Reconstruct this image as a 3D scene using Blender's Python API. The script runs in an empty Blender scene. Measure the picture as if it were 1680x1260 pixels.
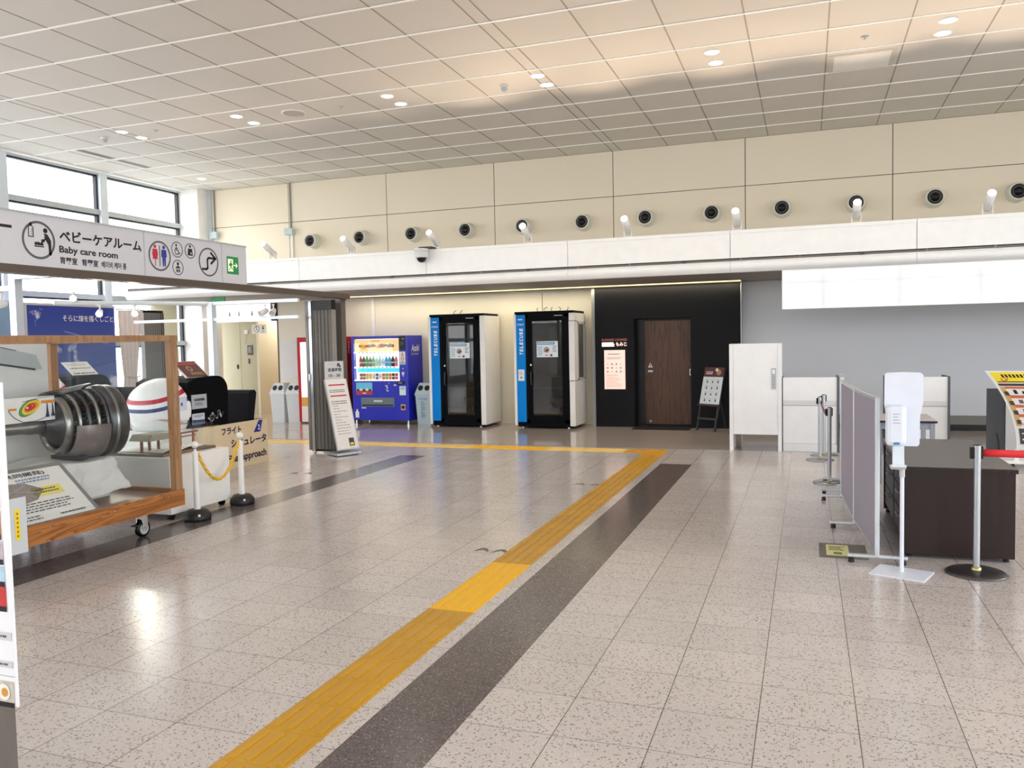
import bpy, bmesh, math, random
from mathutils import Vector, Matrix, noise as mnoise
random.seed(7)
SC = bpy.context.scene
COL = SC.collection

# ------------------------------------------------------------------ camera, world, lights, exposure
H = 1.64
cam = bpy.data.objects.new('camera', bpy.data.cameras.new('camera')); COL.objects.link(cam)
cam.data.sensor_width = 36; cam.data.lens = 1346.556 / 1680 * 36; cam.data.clip_end = 200
rx = Vector((0.94105776, 0.33763901, -0.02025322))
dn = Vector((-0.00130104, -0.05626355, -0.9984151))
fw = Vector((-0.33824341, 0.93959263, -0.05250797))
m = Matrix((rx, -dn, -fw)).transposed().to_4x4(); m.translation = (0, 0, H)
cam.matrix_world = m
SC.camera = cam

SC.view_settings.view_transform = 'Standard'; SC.view_settings.look = 'None'
SC.view_settings.gamma = 1; SC.view_settings.use_curve_mapping = False
SC.view_settings.exposure = 0.36
SC.cycles.use_denoising = True
SC.cycles.max_bounces = 10; SC.cycles.diffuse_bounces = 6; SC.cycles.glossy_bounces = 4
SC.cycles.transparent_max_bounces = 16; SC.cycles.transmission_bounces = 6
SC.cycles.sample_clamp_indirect = 6.0
SC.cycles.caustics_reflective = False; SC.cycles.caustics_refractive = False

W = bpy.data.worlds.new('sky'); SC.world = W; W.use_nodes = True
bg = W.node_tree.nodes['Background']
bg.inputs['Color'].default_value = (0.955, 0.975, 1.0, 1); bg.inputs['Strength'].default_value = 5.0

def area(name, loc, rot, sx, sy, power=0, portal=False, color=(1, 1, 1)):
    d = bpy.data.lights.new(name, 'AREA'); d.shape = 'RECTANGLE'; d.size = sx; d.size_y = sy
    d.energy = power; d.color = color
    if portal: d.cycles.is_portal = True
    o = bpy.data.objects.new(name, d); COL.objects.link(o); o.location = loc; o.rotation_euler = rot
    return o
area('window_portal', (-13.28, 3.2, 2.65), (0, -math.pi / 2, 0), 5.0, 24.2, portal=True)
area('window_portal', (-2.1, -9.12, 3.75), (math.pi / 2, 0, 0), 22.0, 2.7, portal=True)

area('window_portal', (9.06, 1.2, 2.7), (0, math.pi / 2, 0), 4.8, 20.4, portal=True)

# ------------------------------------------------------------------ materials
def lin(c):
    f = lambda v: v / 12.92 if v <= 0.04045 else ((v + 0.055) / 1.055) ** 2.4
    return tuple(f(v / 255.0) for v in c)
MATC = {}
def M(name, rgb=None, rough=0.5, metal=0.0, spec=0.5, var=0.03, emit=0, coat=0, alpha=None, scale=6.0):
    if name in MATC: return MATC[name]
    mt = bpy.data.materials.new(name); mt.use_nodes = True; nt = mt.node_tree
    b = nt.nodes['Principled BSDF']; c = lin(rgb)
    b.inputs['Base Color'].default_value = (*c, 1)
    b.inputs['Roughness'].default_value = rough; b.inputs['Metallic'].default_value = metal
    b.inputs['Specular IOR Level'].default_value = spec
    if coat: b.inputs['Coat Weight'].default_value = coat; b.inputs['Coat Roughness'].default_value = 0.03
    if var:
        n = nt.nodes.new('ShaderNodeTexNoise'); n.inputs['Scale'].default_value = scale; n.inputs['Detail'].default_value = 4
        tc = nt.nodes.new('ShaderNodeTexCoord'); nt.links.new(tc.outputs['Object'], n.inputs['Vector'])
        r = nt.nodes.new('ShaderNodeMapRange'); r.inputs['To Min'].default_value = 1 - var * 2; r.inputs['To Max'].default_value = 1 + var * 2
        nt.links.new(n.outputs['Fac'], r.inputs['Value'])
        h = nt.nodes.new('ShaderNodeMix'); h.data_type = 'RGBA'; h.blend_type = 'MULTIPLY'; h.inputs['Factor'].default_value = 1
        h.inputs[6].default_value = (*c, 1); nt.links.new(r.outputs['Result'], h.inputs[7]); nt.links.new(h.outputs[2], b.inputs['Base Color'])
    if emit:
        b.inputs['Emission Color'].default_value = (*c, 1); b.inputs['Emission Strength'].default_value = emit
    MATC[name] = mt; return mt
def glass(name, tint=(245, 250, 250), refl=1.0, dark=None):
    if name in MATC: return MATC[name]
    mt = bpy.data.materials.new(name); mt.use_nodes = True; nt = mt.node_tree
    for n in list(nt.nodes): nt.nodes.remove(n)
    out = nt.nodes.new('ShaderNodeOutputMaterial'); mx = nt.nodes.new('ShaderNodeMixShader')
    t = nt.nodes.new('ShaderNodeBsdfTransparent'); t.inputs['Color'].default_value = (*lin(tint), 1)
    g = nt.nodes.new('ShaderNodeBsdfGlossy'); g.inputs['Roughness'].default_value = 0.02
    lw = nt.nodes.new('ShaderNodeLayerWeight'); lw.inputs['Blend'].default_value = 0.5
    p5 = nt.nodes.new('ShaderNodeMath'); p5.operation = 'POWER'; p5.inputs[1].default_value = 5; nt.links.new(lw.outputs['Facing'], p5.inputs[0])
    fr = nt.nodes.new('ShaderNodeMath'); fr.operation = 'MULTIPLY_ADD'; fr.inputs[1].default_value = 0.92; fr.inputs[2].default_value = 0.035; nt.links.new(p5.outputs[0], fr.inputs[0])
    mm = nt.nodes.new('ShaderNodeMath'); mm.operation = 'MULTIPLY'; mm.inputs[1].default_value = refl
    nt.links.new(fr.outputs[0], mm.inputs[0]); nt.links.new(mm.outputs[0], mx.inputs[0])
    nt.links.new(t.outputs[0], mx.inputs[1]); nt.links.new(g.outputs[0], mx.inputs[2]); nt.links.new(mx.outputs[0], out.inputs[0])
    MATC[name] = mt; return mt
def math_node(nt, op, a, b=None, c=None):
    n = nt.nodes.new('ShaderNodeMath'); n.operation = op
    for i, v in enumerate((a, b, c)):
        if v is None: continue
        if isinstance(v, (int, float)): n.inputs[i].default_value = v
        else: nt.links.new(v, n.inputs[i])
    return n.outputs[0]
def mixc(nt, f, a, b):
    n = nt.nodes.new('ShaderNodeMix'); n.data_type = 'RGBA'
    for k, v in ((0, f), (6, a), (7, b)):
        if isinstance(v, tuple): n.inputs[k].default_value = (*v, 1) if len(v) == 3 else v
        elif isinstance(v, (int, float)): n.inputs[k].default_value = v
        else: nt.links.new(v, n.inputs[k])
    return n.outputs[2]
def chips(nt, scale, pos):
    v = nt.nodes.new('ShaderNodeTexVoronoi'); v.inputs['Scale'].default_value = scale; nt.links.new(pos, v.inputs['Vector'])
    s = nt.nodes.new('ShaderNodeSeparateColor'); nt.links.new(v.outputs['Color'], s.inputs[0])
    return v.outputs['Distance'], s.outputs[0], s.outputs[1]

def floor_mat():
    mt = bpy.data.materials.new('terrazzo_tiles'); mt.use_nodes = True; nt = mt.node_tree; b = nt.nodes['Principled BSDF']
    ge = nt.nodes.new('ShaderNodeNewGeometry'); pos = ge.outputs['Position']
    sp = nt.nodes.new('ShaderNodeSeparateXYZ'); nt.links.new(pos, sp.inputs[0]); X, Y = sp.outputs[0], sp.outputs[1]
    u = math_node(nt, 'FRACT', math_node(nt, 'DIVIDE', math_node(nt, 'SUBTRACT', X, 0.2 - 40), 0.4))
    v = math_node(nt, 'FRACT', math_node(nt, 'DIVIDE', math_node(nt, 'SUBTRACT', Y, 3.56 - 38), 0.38))
    gu = math_node(nt, 'LESS_THAN', math_node(nt, 'MINIMUM', u, math_node(nt, 'SUBTRACT', 1, u)), 0.006)
    gv = math_node(nt, 'LESS_THAN', math_node(nt, 'MINIMUM', v, math_node(nt, 'SUBTRACT', 1, v)), 0.006)
    far = math_node(nt, 'GREATER_THAN', Y, 12.16)
    nearm = math_node(nt, 'SUBTRACT', 1, far)
    d, r1, r2 = chips(nt, 95, pos); d2, q1, q2 = chips(nt, 210, pos)
    base = mixc(nt, math_node(nt, 'MULTIPLY', math_node(nt, 'GREATER_THAN', q1, 0.5), 0.25), lin((208, 199, 195)), lin((174, 165, 161)))
    dk = math_node(nt, 'MULTIPLY', math_node(nt, 'GREATER_THAN', r1, 0.76), math_node(nt, 'LESS_THAN', d, 0.5))
    lt = math_node(nt, 'MULTIPLY', math_node(nt, 'GREATER_THAN', r2, 0.78), math_node(nt, 'LESS_THAN', d, 0.45))
    base = mixc(nt, math_node(nt, 'MULTIPLY', dk, 0.7), base, lin((100, 92, 86)))
    base = mixc(nt, math_node(nt, 'MULTIPLY', lt, 0.35), base, lin((235, 230, 224)))
    # tone of each tile
    iu = math_node(nt, 'FLOOR', math_node(nt, 'DIVIDE', math_node(nt, 'SUBTRACT', X, 0.2 - 40), 0.4))
    iv = math_node(nt, 'FLOOR', math_node(nt, 'DIVIDE', math_node(nt, 'SUBTRACT', Y, 3.56 - 38), 0.38))
    cv = nt.nodes.new('ShaderNodeCombineXYZ'); nt.links.new(iu, cv.inputs[0]); nt.links.new(iv, cv.inputs[1])
    wn = nt.nodes.new('ShaderNodeTexWhiteNoise'); nt.links.new(cv.outputs[0], wn.inputs['Vector'])
    base = mixc(nt, math_node(nt, 'MULTIPLY', wn.outputs['Value'], 0.22), base, lin((160, 152, 148)))
    base = mixc(nt, math_node(nt, 'MULTIPLY', gu, 0.85), base, lin((92, 82, 76)))
    base = mixc(nt, math_node(nt, 'MULTIPLY', gv, 0.75), base, lin((112, 102, 96)))
    fcol = mixc(nt, math_node(nt, 'MULTIPLY', q1, 0.25), lin((192, 178, 168)), lin((168, 155, 146)))
    col = mixc(nt, far, base, fcol)
    nt.links.new(col, b.inputs['Base Color'])
    b.inputs['Specular IOR Level'].default_value = 0.55
    n = nt.nodes.new('ShaderNodeTexNoise'); n.inputs['Scale'].default_value = 1.3; nt.links.new(pos, n.inputs['Vector'])
    rg = nt.nodes.new('ShaderNodeMapRange'); rg.inputs['To Min'].default_value = 0.15; rg.inputs['To Max'].default_value = 0.25
    nt.links.new(n.outputs['Fac'], rg.inputs['Value']); nt.links.new(math_node(nt, 'SUBTRACT', rg.outputs[0], math_node(nt, 'MULTIPLY', far, 0.11)), b.inputs['Roughness'])
    return mt
def granite(name, c0, c1, c2):
    mt = bpy.data.materials.new(name); mt.use_nodes = True; nt = mt.node_tree; b = nt.nodes['Principled BSDF']
    ge = nt.nodes.new('ShaderNodeNewGeometry'); pos = ge.outputs['Position']
    d, r1, r2 = chips(nt, 120, pos)
    sp = nt.nodes.new('ShaderNodeSeparateXYZ'); nt.links.new(pos, sp.inputs[0])
    v = math_node(nt, 'FRACT', math_node(nt, 'DIVIDE', math_node(nt, 'SUBTRACT', sp.outputs[1], 3.56 - 38), 0.38))
    gv = math_node(nt, 'LESS_THAN', math_node(nt, 'MINIMUM', v, math_node(nt, 'SUBTRACT', 1, v)), 0.006)
    c = mixc(nt, math_node(nt, 'MULTIPLY', math_node(nt, 'GREATER_THAN', r1, 0.8), math_node(nt, 'LESS_THAN', d, 0.4)), lin(c0), lin(c1))
    c = mixc(nt, math_node(nt, 'MULTIPLY', math_node(nt, 'GREATER_THAN', r2, 0.8), 0.6), c, lin(c2))
    c = mixc(nt, math_node(nt, 'MULTIPLY', gv, 0.5), c, lin((60, 54, 52)))
    nt.links.new(c, b.inputs['Base Color']); b.inputs['Roughness'].default_value = 0.2; b.inputs['Specular IOR Level'].default_value = 0.5
    return mt
def wood(name, c0, c1, scale, axis, rough=0.45, dist=6.0, fine=30):
    mt = bpy.data.materials.new(name); mt.use_nodes = True; nt = mt.node_tree; b = nt.nodes['Principled BSDF']
    ge = nt.nodes.new('ShaderNodeNewGeometry'); mp = nt.nodes.new('ShaderNodeMapping')
    nt.links.new(ge.outputs['Position'], mp.inputs['Vector']); s = [scale] * 3; s[axis] = scale * 0.08; mp.inputs['Scale'].default_value = s
    n = nt.nodes.new('ShaderNodeTexNoise'); n.inputs['Scale'].default_value = 1; n.inputs['Detail'].default_value = 6; n.inputs['Distortion'].default_value = dist * 0.2
    nt.links.new(mp.outputs[0], n.inputs['Vector'])
    wv = math_node(nt, 'FRACT', math_node(nt, 'MULTIPLY', n.outputs['Fac'], dist))
    f = math_node(nt, 'MULTIPLY', wv, math_node(nt, 'MULTIPLY', wv, 0.9))
    nt.links.new(mixc(nt, f, lin(c0), lin(c1)), b.inputs['Base Color']); b.inputs['Roughness'].default_value = rough; b.inputs['Specular IOR Level'].default_value = 0.3
    return mt
def stripes(name, c0, c1, pitch, axis, duty=0.5, rough=0.6):
    mt = bpy.data.materials.new(name); mt.use_nodes = True; nt = mt.node_tree; b = nt.nodes['Principled BSDF']
    ge = nt.nodes.new('ShaderNodeNewGeometry'); sp = nt.nodes.new('ShaderNodeSeparateXYZ'); nt.links.new(ge.outputs['Position'], sp.inputs[0])
    v = math_node(nt, 'FRACT', math_node(nt, 'DIVIDE', math_node(nt, 'ADD', sp.outputs[axis], 50), pitch))
    nt.links.new(mixc(nt, math_node(nt, 'LESS_THAN', v, duty), lin(c1), lin(c0)), b.inputs['Base Color']); b.inputs['Roughness'].default_value = rough
    return mt

FLOOR = floor_mat()
WHITE = M('white_paint', (238, 237, 234), 0.45)
FASCIA = M('fascia_white', (240, 240, 238), 0.35)
CEIL = M('ceiling_board', (212, 208, 201), 0.75, var=0.015, scale=1.0)
TBAR = M('ceiling_bar_white', (252, 250, 246), 0.5)
TGROOVE = M('ceiling_groove', (150, 144, 136), 0.7)
BEIGE = M('wall_beige', (229, 218, 197), 0.6, var=0.015, scale=1.0)
LOWBEIGE = M('lower_wall_cream', (232, 226, 208), 0.6, var=0.015, scale=1.0)
GAP = M('joint_dark', (84, 78, 70), 0.8)
GREYWALL = M('wall_grey', (207, 211, 217), 0.55, var=0.02, scale=0.8)
SOFFIT = M('soffit_grey', (150, 145, 140), 0.6)
DARKWALL = M('charcoal_wall', (24, 25, 28), 0.7, spec=0.2, var=0.05)
BLACK = M('black_plastic', (10, 10, 12), 0.35, spec=0.3)
MATTE = M('black_cloth', (12, 13, 16), 0.9)
DGREY = M('dark_grey', (60, 60, 62), 0.5)
MGREY = M('mid_grey', (128, 128, 128), 0.5)
LGREY = M('light_grey', (190, 190, 190), 0.5)
ALU = M('aluminium', (200, 206, 212), 0.3, metal=0.7)
ALUW = M('white_aluminium', (226, 236, 242), 0.35, metal=0.15)
CHROME = M('chrome', (205, 208, 210), 0.16, metal=1.0)
STEEL = M('brushed_steel', (165, 168, 172), 0.32, metal=1.0)
BRONZE = M('bronze_frame', (96, 84, 74), 0.4, metal=0.3)
INK = M('ink_black', (22, 22, 26), 0.6, var=0)
INKG = M('ink_grey', (92, 92, 98), 0.6, var=0)
INKL = M('ink_pale_grey', (165, 165, 170), 0.6, var=0)
PAPER = M('paper_white', (236, 232, 228), 0.6)
REDP = M('red_print', (196, 36, 44), 0.5, var=0)
BLUEP = M('blue_print', (40, 84, 176), 0.5, var=0)
YELP = M('yellow_print', (246, 216, 40), 0.5, var=0)
GLASS = glass('window_glass', (251, 251, 251), refl=0.8)
ACRYL = glass('acrylic', (250, 252, 252), refl=0.9)

# ------------------------------------------------------------------ mesh builder
MATS = {}
def frame(O, U, V): return (Vector(O), Vector(U).normalized(), Vector(V).normalized())
def FB(y, x0=0, z0=0): return frame((x0, y, z0), (1, 0, 0), (0, 0, 1))      # faces -Y
def FL(x, y0=0, z0=0): return frame((x, y0, z0), (0, 1, 0), (0, 0, 1))      # faces +X
def P(F, u, v, n=0.0): return F[0] + F[1] * u + F[2] * v + F[1].cross(F[2]) * n
TEXTC = {}
def text_geo(s, bold):
    k = (s, bold)
    if k in TEXTC: return TEXTC[k]
    cu = bpy.data.curves.new('t', 'FONT'); cu.body = s; cu.size = 1; cu.offset = bold; cu.resolution_u = 3
    o = bpy.data.objects.new('t', cu); COL.objects.link(o)
    bpy.context.view_layer.update(); dg = bpy.context.evaluated_depsgraph_get()
    me = bpy.data.meshes.new_from_object(o.evaluated_get(dg))
    vs = [(v.co.x, v.co.y) for v in me.vertices]; fs = [tuple(p.vertices) for p in me.polygons]
    bpy.data.objects.remove(o); bpy.data.curves.remove(cu); bpy.data.meshes.remove(me)
    TEXTC[k] = (vs, fs); return vs, fs

class MB:
    def __init__(s): s.v = []; s.f = []; s.fm = []; s.fs = []; s.ms = []
    def mi(s, m):
        if m not in s.ms: s.ms.append(m)
        return s.ms.index(m)
    def add(s, vs, fs, m, smooth=False):
        o = len(s.v); s.v += [Vector(v) for v in vs]; i = s.mi(m)
        for f in fs: s.f.append(tuple(o + k for k in f)); s.fm.append(i); s.fs.append(smooth)
        return s
    def box(s, a, b, m, bev=0.0):
        x0, y0, z0 = (min(p, q) for p, q in zip(a, b)); x1, y1, z1 = (max(p, q) for p, q in zip(a, b))
        if bev:
            bm = bmesh.new(); bmesh.ops.create_cube(bm, size=1)
            for v in bm.verts: v.co = Vector(((x0 + x1) / 2 + v.co.x * (x1 - x0), (y0 + y1) / 2 + v.co.y * (y1 - y0), (z0 + z1) / 2 + v.co.z * (z1 - z0)))
            bmesh.ops.bevel(bm, geom=bm.edges[:], offset=bev, segments=2, profile=0.5, affect='EDGES')
            bm.verts.index_update(); r = s.add([v.co for v in bm.verts], [[v.index for v in f.verts] for f in bm.faces], m); bm.free(); return r
        vs = [(x, y, z) for x in (x0, x1) for y in (y0, y1) for z in (z0, z1)]
        return s.add(vs, [(0, 1, 3, 2), (4, 6, 7, 5), (0, 4, 5, 1), (2, 3, 7, 6), (0, 2, 6, 4), (1, 5, 7, 3)], m)
    def fbox(s, F, u0, v0, n0, u1, v1, n1, m):     # box in a frame
        vs = [P(F, u, v, n) for u in (u0, u1) for v in (v0, v1) for n in (n0, n1)]
        return s.add(vs, [(0, 1, 3, 2), (4, 6, 7, 5), (0, 4, 5, 1), (2, 3, 7, 6), (0, 2, 6, 4), (1, 5, 7, 3)], m)
    def rect(s, F, u0, v0, u1, v1, m, n=0.002):
        return s.add([P(F, u0, v0, n), P(F, u1, v0, n), P(F, u1, v1, n), P(F, u0, v1, n)], [(0, 1, 2, 3)], m)
    def poly(s, F, pts, m, n=0.002):
        return s.add([P(F, u, v, n) for u, v in pts], [tuple(range(len(pts)))], m)
    def disc(s, F, u, v, r, m, n=0.002, ry=None, seg=28):
        ry = ry or r
        return s.poly(F, [(u + r * math.cos(2 * math.pi * i / seg), v + ry * math.sin(2 * math.pi * i / seg)) for i in range(seg)], m, n)
    def ring(s, F, u, v, r, w, m, n=0.002, seg=40):
        vs = []
        for i in range(seg):
            a = 2 * math.pi * i / seg
            vs += [P(F, u + r * math.cos(a), v + r * math.sin(a), n), P(F, u + (r - w) * math.cos(a), v + (r - w) * math.sin(a), n)]
        return s.add(vs, [(2 * i, 2 * ((i + 1) % seg), 2 * ((i + 1) % seg) + 1, 2 * i + 1) for i in range(seg)], m)
    def stroke(s, F, pts, w, m, n=0.002):
        for (a, b), (c, d) in zip(pts[:-1], pts[1:]):
            L = math.hypot(c - a, d - b) or 1; px, py = -(d - b) / L * w / 2, (c - a) / L * w / 2
            ex, ey = (c - a) / L * w * 0.35, (d - b) / L * w * 0.35
            s.poly(F, [(a - px - ex, b - py - ey), (c - px + ex, d - py + ey), (c + px + ex, d + py + ey), (a + px - ex, b + py - ey)], m, n)
        return s
    def text(s, t, F, u0, v0, w, h, m, n=0.002, bold=0.0, slant=0.0):
        vs, fs = text_geo(t, bold)
        x0 = min(v[0] for v in vs); x1 = max(v[0] for v in vs); y0 = min(v[1] for v in vs); y1 = max(v[1] for v in vs)
        if h is None: h = w * (y1 - y0) / (x1 - x0)
        if w is None: w = h * (x1 - x0) / (y1 - y0)
        return s.add([P(F, u0 + (x - x0) / (x1 - x0) * w + slant * (y - y0), v0 + (y - y0) / (y1 - y0) * h, n) for x, y in vs], fs, m)
    def lines(s, F, u0, v0, u1, v1, k, m, n=0.002, fill=0.5, jag=0.3, dash=0):
        st = (v1 - v0) / k; rnd = random.Random(k * 7 + int(abs(u1 - u0) * 1000))
        for i in range(k):
            b = v0 + st * (i + 0.5 - fill / 2); e = u1 - (u1 - u0) * jag * rnd.random()
            if dash:
                a = u0
                while a < e:
                    q = min(e, a + (u1 - u0) * dash * (0.4 + rnd.random())); s.rect(F, a, b, q, b + st * fill, m, n); a = q + (u1 - u0) * dash * 0.25
            else: s.rect(F, u0, b, e, b + st * fill, m, n)
        return s
    def cyl(s, p0, p1, r0, r1, m, seg=20, caps=True, smooth=True):
        p0, p1 = Vector(p0), Vector(p1); d = (p1 - p0).normalized()
        a = d.orthogonal().normalized(); b = d.cross(a); vs = []
        for i in range(seg):
            t = 2 * math.pi * i / seg; e = a * math.cos(t) + b * math.sin(t); vs += [p0 + e * r0, p1 + e * r1]
        s.add(vs, [(2 * i, 2 * ((i + 1) % seg), 2 * ((i + 1) % seg) + 1, 2 * i + 1) for i in range(seg)], m, smooth)
        if caps:
            s.add([vs[2 * i] for i in range(seg)], [tuple(range(seg))[::-1]], m); s.add([vs[2 * i + 1] for i in range(seg)], [tuple(range(seg))], m)
        return s
    def lathe(s, O, axis, prof, m, seg=32, a0=0.0, a1=None, up=None, smooth=True):
        O = Vector(O); d = Vector(axis).normalized(); a = Vector(up).normalized() if up else d.orthogonal().normalized(); b = d.cross(a)
        full = a1 is None; n = seg if full else seg + 1; vs = []
        for i in range(n):
            t = a0 + (2 * math.pi if full else (a1 - a0)) * i / seg; e = a * math.cos(t) + b * math.sin(t)
            vs += [O + d * h + e * r for r, h in prof]
        k = len(prof); fs = []
        for i in range(seg):
            j = (i + 1) % n
            for q in range(k - 1): fs.append((i * k + q, j * k + q, j * k + q + 1, i * k + q + 1))
        return s.add(vs, fs, m, smooth)
    def tube(s, pts, r, m, seg=8, caps=True):
        pts = [Vector(p) for p in pts]; vs = []; prev = None
        for i, p in enumerate(pts):
            d = (pts[min(i + 1, len(pts) - 1)] - pts[max(i - 1, 0)]).normalized()
            a = d.orthogonal().normalized() if prev is None else (prev - d * prev.dot(d)).normalized(); prev = a; b = d.cross(a)
            vs += [p + (a * math.cos(2 * math.pi * j / seg) + b * math.sin(2 * math.pi * j / seg)) * r for j in range(seg)]
        fs = [(i * seg + j, i * seg + (j + 1) % seg, (i + 1) * seg + (j + 1) % seg, (i + 1) * seg + j) for i in range(len(pts) - 1) for j in range(seg)]
        s.add(vs, fs, m, True)
        if caps: s.add(vs[:seg], [tuple(range(seg))[::-1]], m); s.add(vs[-seg:], [tuple(range(seg))], m)
        return s
    def prism(s, F, pts, n0, n1, m):
        k = len(pts); vs = [P(F, u, v, n0) for u, v in pts] + [P(F, u, v, n1) for u, v in pts]
        fs = [tuple(range(k))[::-1], tuple(range(k, 2 * k))] + [(i, (i + 1) % k, k + (i + 1) % k, k + i) for i in range(k)]
        return s.add(vs, fs, m)
    def sheet(s, fn, nu, nv, off, m, smooth=True):     # closed thin sheet
        off = Vector(off); vs = []
        for q in (0, 1):
            for i in range(nu + 1):
                for j in range(nv + 1): vs.append(Vector(fn(i / nu, j / nv)) + off * q)
        N = (nu + 1) * (nv + 1); ix = lambda q, i, j: q * N + i * (nv + 1) + j; fs = []
        for i in range(nu):
            for j in range(nv):
                fs.append((ix(0, i, j), ix(0, i + 1, j), ix(0, i + 1, j + 1), ix(0, i, j + 1))); fs.append((ix(1, i, j), ix(1, i, j + 1), ix(1, i + 1, j + 1), ix(1, i + 1, j)))
        for i in range(nu):
            fs.append((ix(0, i, 0), ix(1, i, 0), ix(1, i + 1, 0), ix(0, i + 1, 0))); fs.append((ix(0, i, nv), ix(0, i + 1, nv), ix(1, i + 1, nv), ix(1, i, nv)))
        for j in range(nv):
            fs.append((ix(0, 0, j), ix(0, 0, j + 1), ix(1, 0, j + 1), ix(1, 0, j))); fs.append((ix(0, nu, j), ix(1, nu, j), ix(1, nu, j + 1), ix(0, nu, j + 1)))
        return s.add(vs, fs, m, smooth)

def fin(name, mb, parent=None, origin=None):
    me = bpy.data.meshes.new(name)
    if parent is not None: inv = MATS[parent].inverted()
    else:
        if origin is None:
            xs = [v.x for v in mb.v]; ys = [v.y for v in mb.v]; zs = [v.z for v in mb.v]
            origin = ((min(xs) + max(xs)) / 2, (min(ys) + max(ys)) / 2, min(zs))
        inv = Matrix.Translation(Vector(origin)).inverted()
    me.from_pydata([inv @ v for v in mb.v], [], mb.f)
    for mt in mb.ms: me.materials.append(mt)
    for p, i, sm in zip(me.polygons, mb.fm, mb.fs): p.material_index = i; p.use_smooth = sm
    me.update(); me.validate()
    o = bpy.data.objects.new(name, me); COL.objects.link(o)
    if parent is not None: o.parent = parent; MATS[o] = MATS[parent]
    else: o.location = origin; MATS[o] = Matrix.Translation(Vector(origin))
    return o
def thing(name, label, cat, loc=(0, 0, 0), group=None):
    o = bpy.data.objects.new(name, None); COL.objects.link(o); o.location = loc; o.empty_display_size = 0.1
    MATS[o] = Matrix.Translation(Vector(loc)); tag(o, label, cat, group); return o
def tag(o, label, cat, group=None):
    o['label'] = label; o['category'] = cat
    if group: o['group'] = group
    return o
def struct(name, mb):
    o = fin(name, mb, None, (0, 0, 0)); o['kind'] = 'structure'; return o
def dup(root, loc, label, rotz=None):
    r = root.copy(); COL.objects.link(r); r.location = loc; r['label'] = label
    if rotz is not None: r.rotation_euler = (0, 0, rotz)
    MATS[r] = Matrix.Translation(Vector(loc))
    def rec(src, dst):
        for ch in list(src.children):
            if ch.type == 'LIGHT' or ch.type == 'MESH' or ch.type == 'EMPTY':
                c = ch.copy(); COL.objects.link(c); c.parent = dst; rec(ch, c)
    rec(root, r); return r
ORD = ['first', 'second', 'third', 'fourth', 'fifth', 'sixth', 'seventh', 'eighth', 'ninth', 'tenth', 'eleventh', 'twelfth', 'thirteenth']

# ------------------------------------------------------------------ setting
YW = 15.35; ZC = 5.158; K = 3.518; YF = 13.0; ZS = 2.615; ZL = 3.25
XR = 9.0; YB = -9.0; XL = -13.3
struct('floor', MB().box((XL - 0.2, YB - 0.2, -0.12), (XR + 0.2, 19.0, 0), FLOOR))
g = MB().add([(-70, -60, -0.3), (60, -60, -0.3), (60, 60, -0.3), (-70, 60, -0.3)], [(0, 1, 2, 3)], M('apron_concrete', (188, 190, 188), 0.9))
struct('ground', g)

# dark inlaid floor bands and brass joint
gb = granite('dark_granite', (98, 88, 87), (150, 143, 140), (62, 56, 54))
struct('trim_1', MB().box((-1.8, YB, -0.02), (-1.4, 10.66, 0.0012), gb))
struct('trim_2', MB().box((-5.6, YB, -0.02), (-5.2, 10.70, 0.0012), gb))
struct('trim_3', MB().box((-11.0, 12.15, -0.02), (XR, 12.17, 0.0015), M('joint_strip', (96, 90, 88), 0.5)))

# ceiling: boards, white bars along X, recessed bars along Y, paired seams
struct('ceiling', MB().box((XL - 0.2, YB - 0.2, ZC), (XR + 0.2, YW + 0.2, ZC + 0.15), CEIL))
xs = []
for base in (-10.5, -3.40, 3.70):
    xs += [base * 1.0098, (base + 0.16) * 1.0098]
    for i in range(1, 8): xs.append((base + 0.16 + 0.868 * i) * 1.0098)
xs += [-11.47, -12.34, -13.21]
cg = MB()
for x in xs:
    if x < XR: cg.box((x - 0.008, YB, ZC - 0.003), (x + 0.008, YW, ZC + 0.001), TGROOVE)
y = 1.973 * K
ys = [y + 0.853 * i for i in range(-18, 11)]
for y in ys:
    if y < YW: cg.box((XL, y - 0.011, ZC - 0.010), (XR, y + 0.011, ZC + 0.001), TBAR)
struct('trim_4', cg)

# back wall above the soffit
wb = MB(); wb.box((-12.75, YW + 0.012, 2.5), (XR, YW + 0.15, ZC), GAP)
xsm = [(-1.048 + 2.433 * i) * (YW / 15.6) for i in range(-5, 5)]
edges = [-12.75] + [x for x in xsm if -12.7 < x < XR] + [XR]
zsm = 1.64 + (4.357 - 1.64) * YW / 15.6
for a, b in zip(edges[:-1], edges[1:]):
    for z0, z1 in ((2.55, zsm), (zsm, ZC)):
        wb.box((a + 0.007, YW, z0 + 0.006), (b - 0.007, YW + 0.02, z1 - 0.006), BEIGE)
# lower wall
wb.box((-10.98, YW, 0), (-3.75, YW + 0.15, 2.55), GAP)
for a, b in zip((-10.98, -8.56, -4.86), (-8.56, -4.86, -3.72)): wb.box((a + 0.006, YW - 0.015, 0.0), (b - 0.006, YW + 0.01, ZS), LOWBEIGE)
wb2 = MB(); wb2.box((-1.1, YW - 0.05, 0), (XR, YW + 0.15, ZS), GREYWALL)
wb.box((-12.75, YW, 2.6), (-10.98, YW + 0.15, 2.75), BEIGE)
struct('wall_back', wb); struct('wall_back_grey', wb2)
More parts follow.
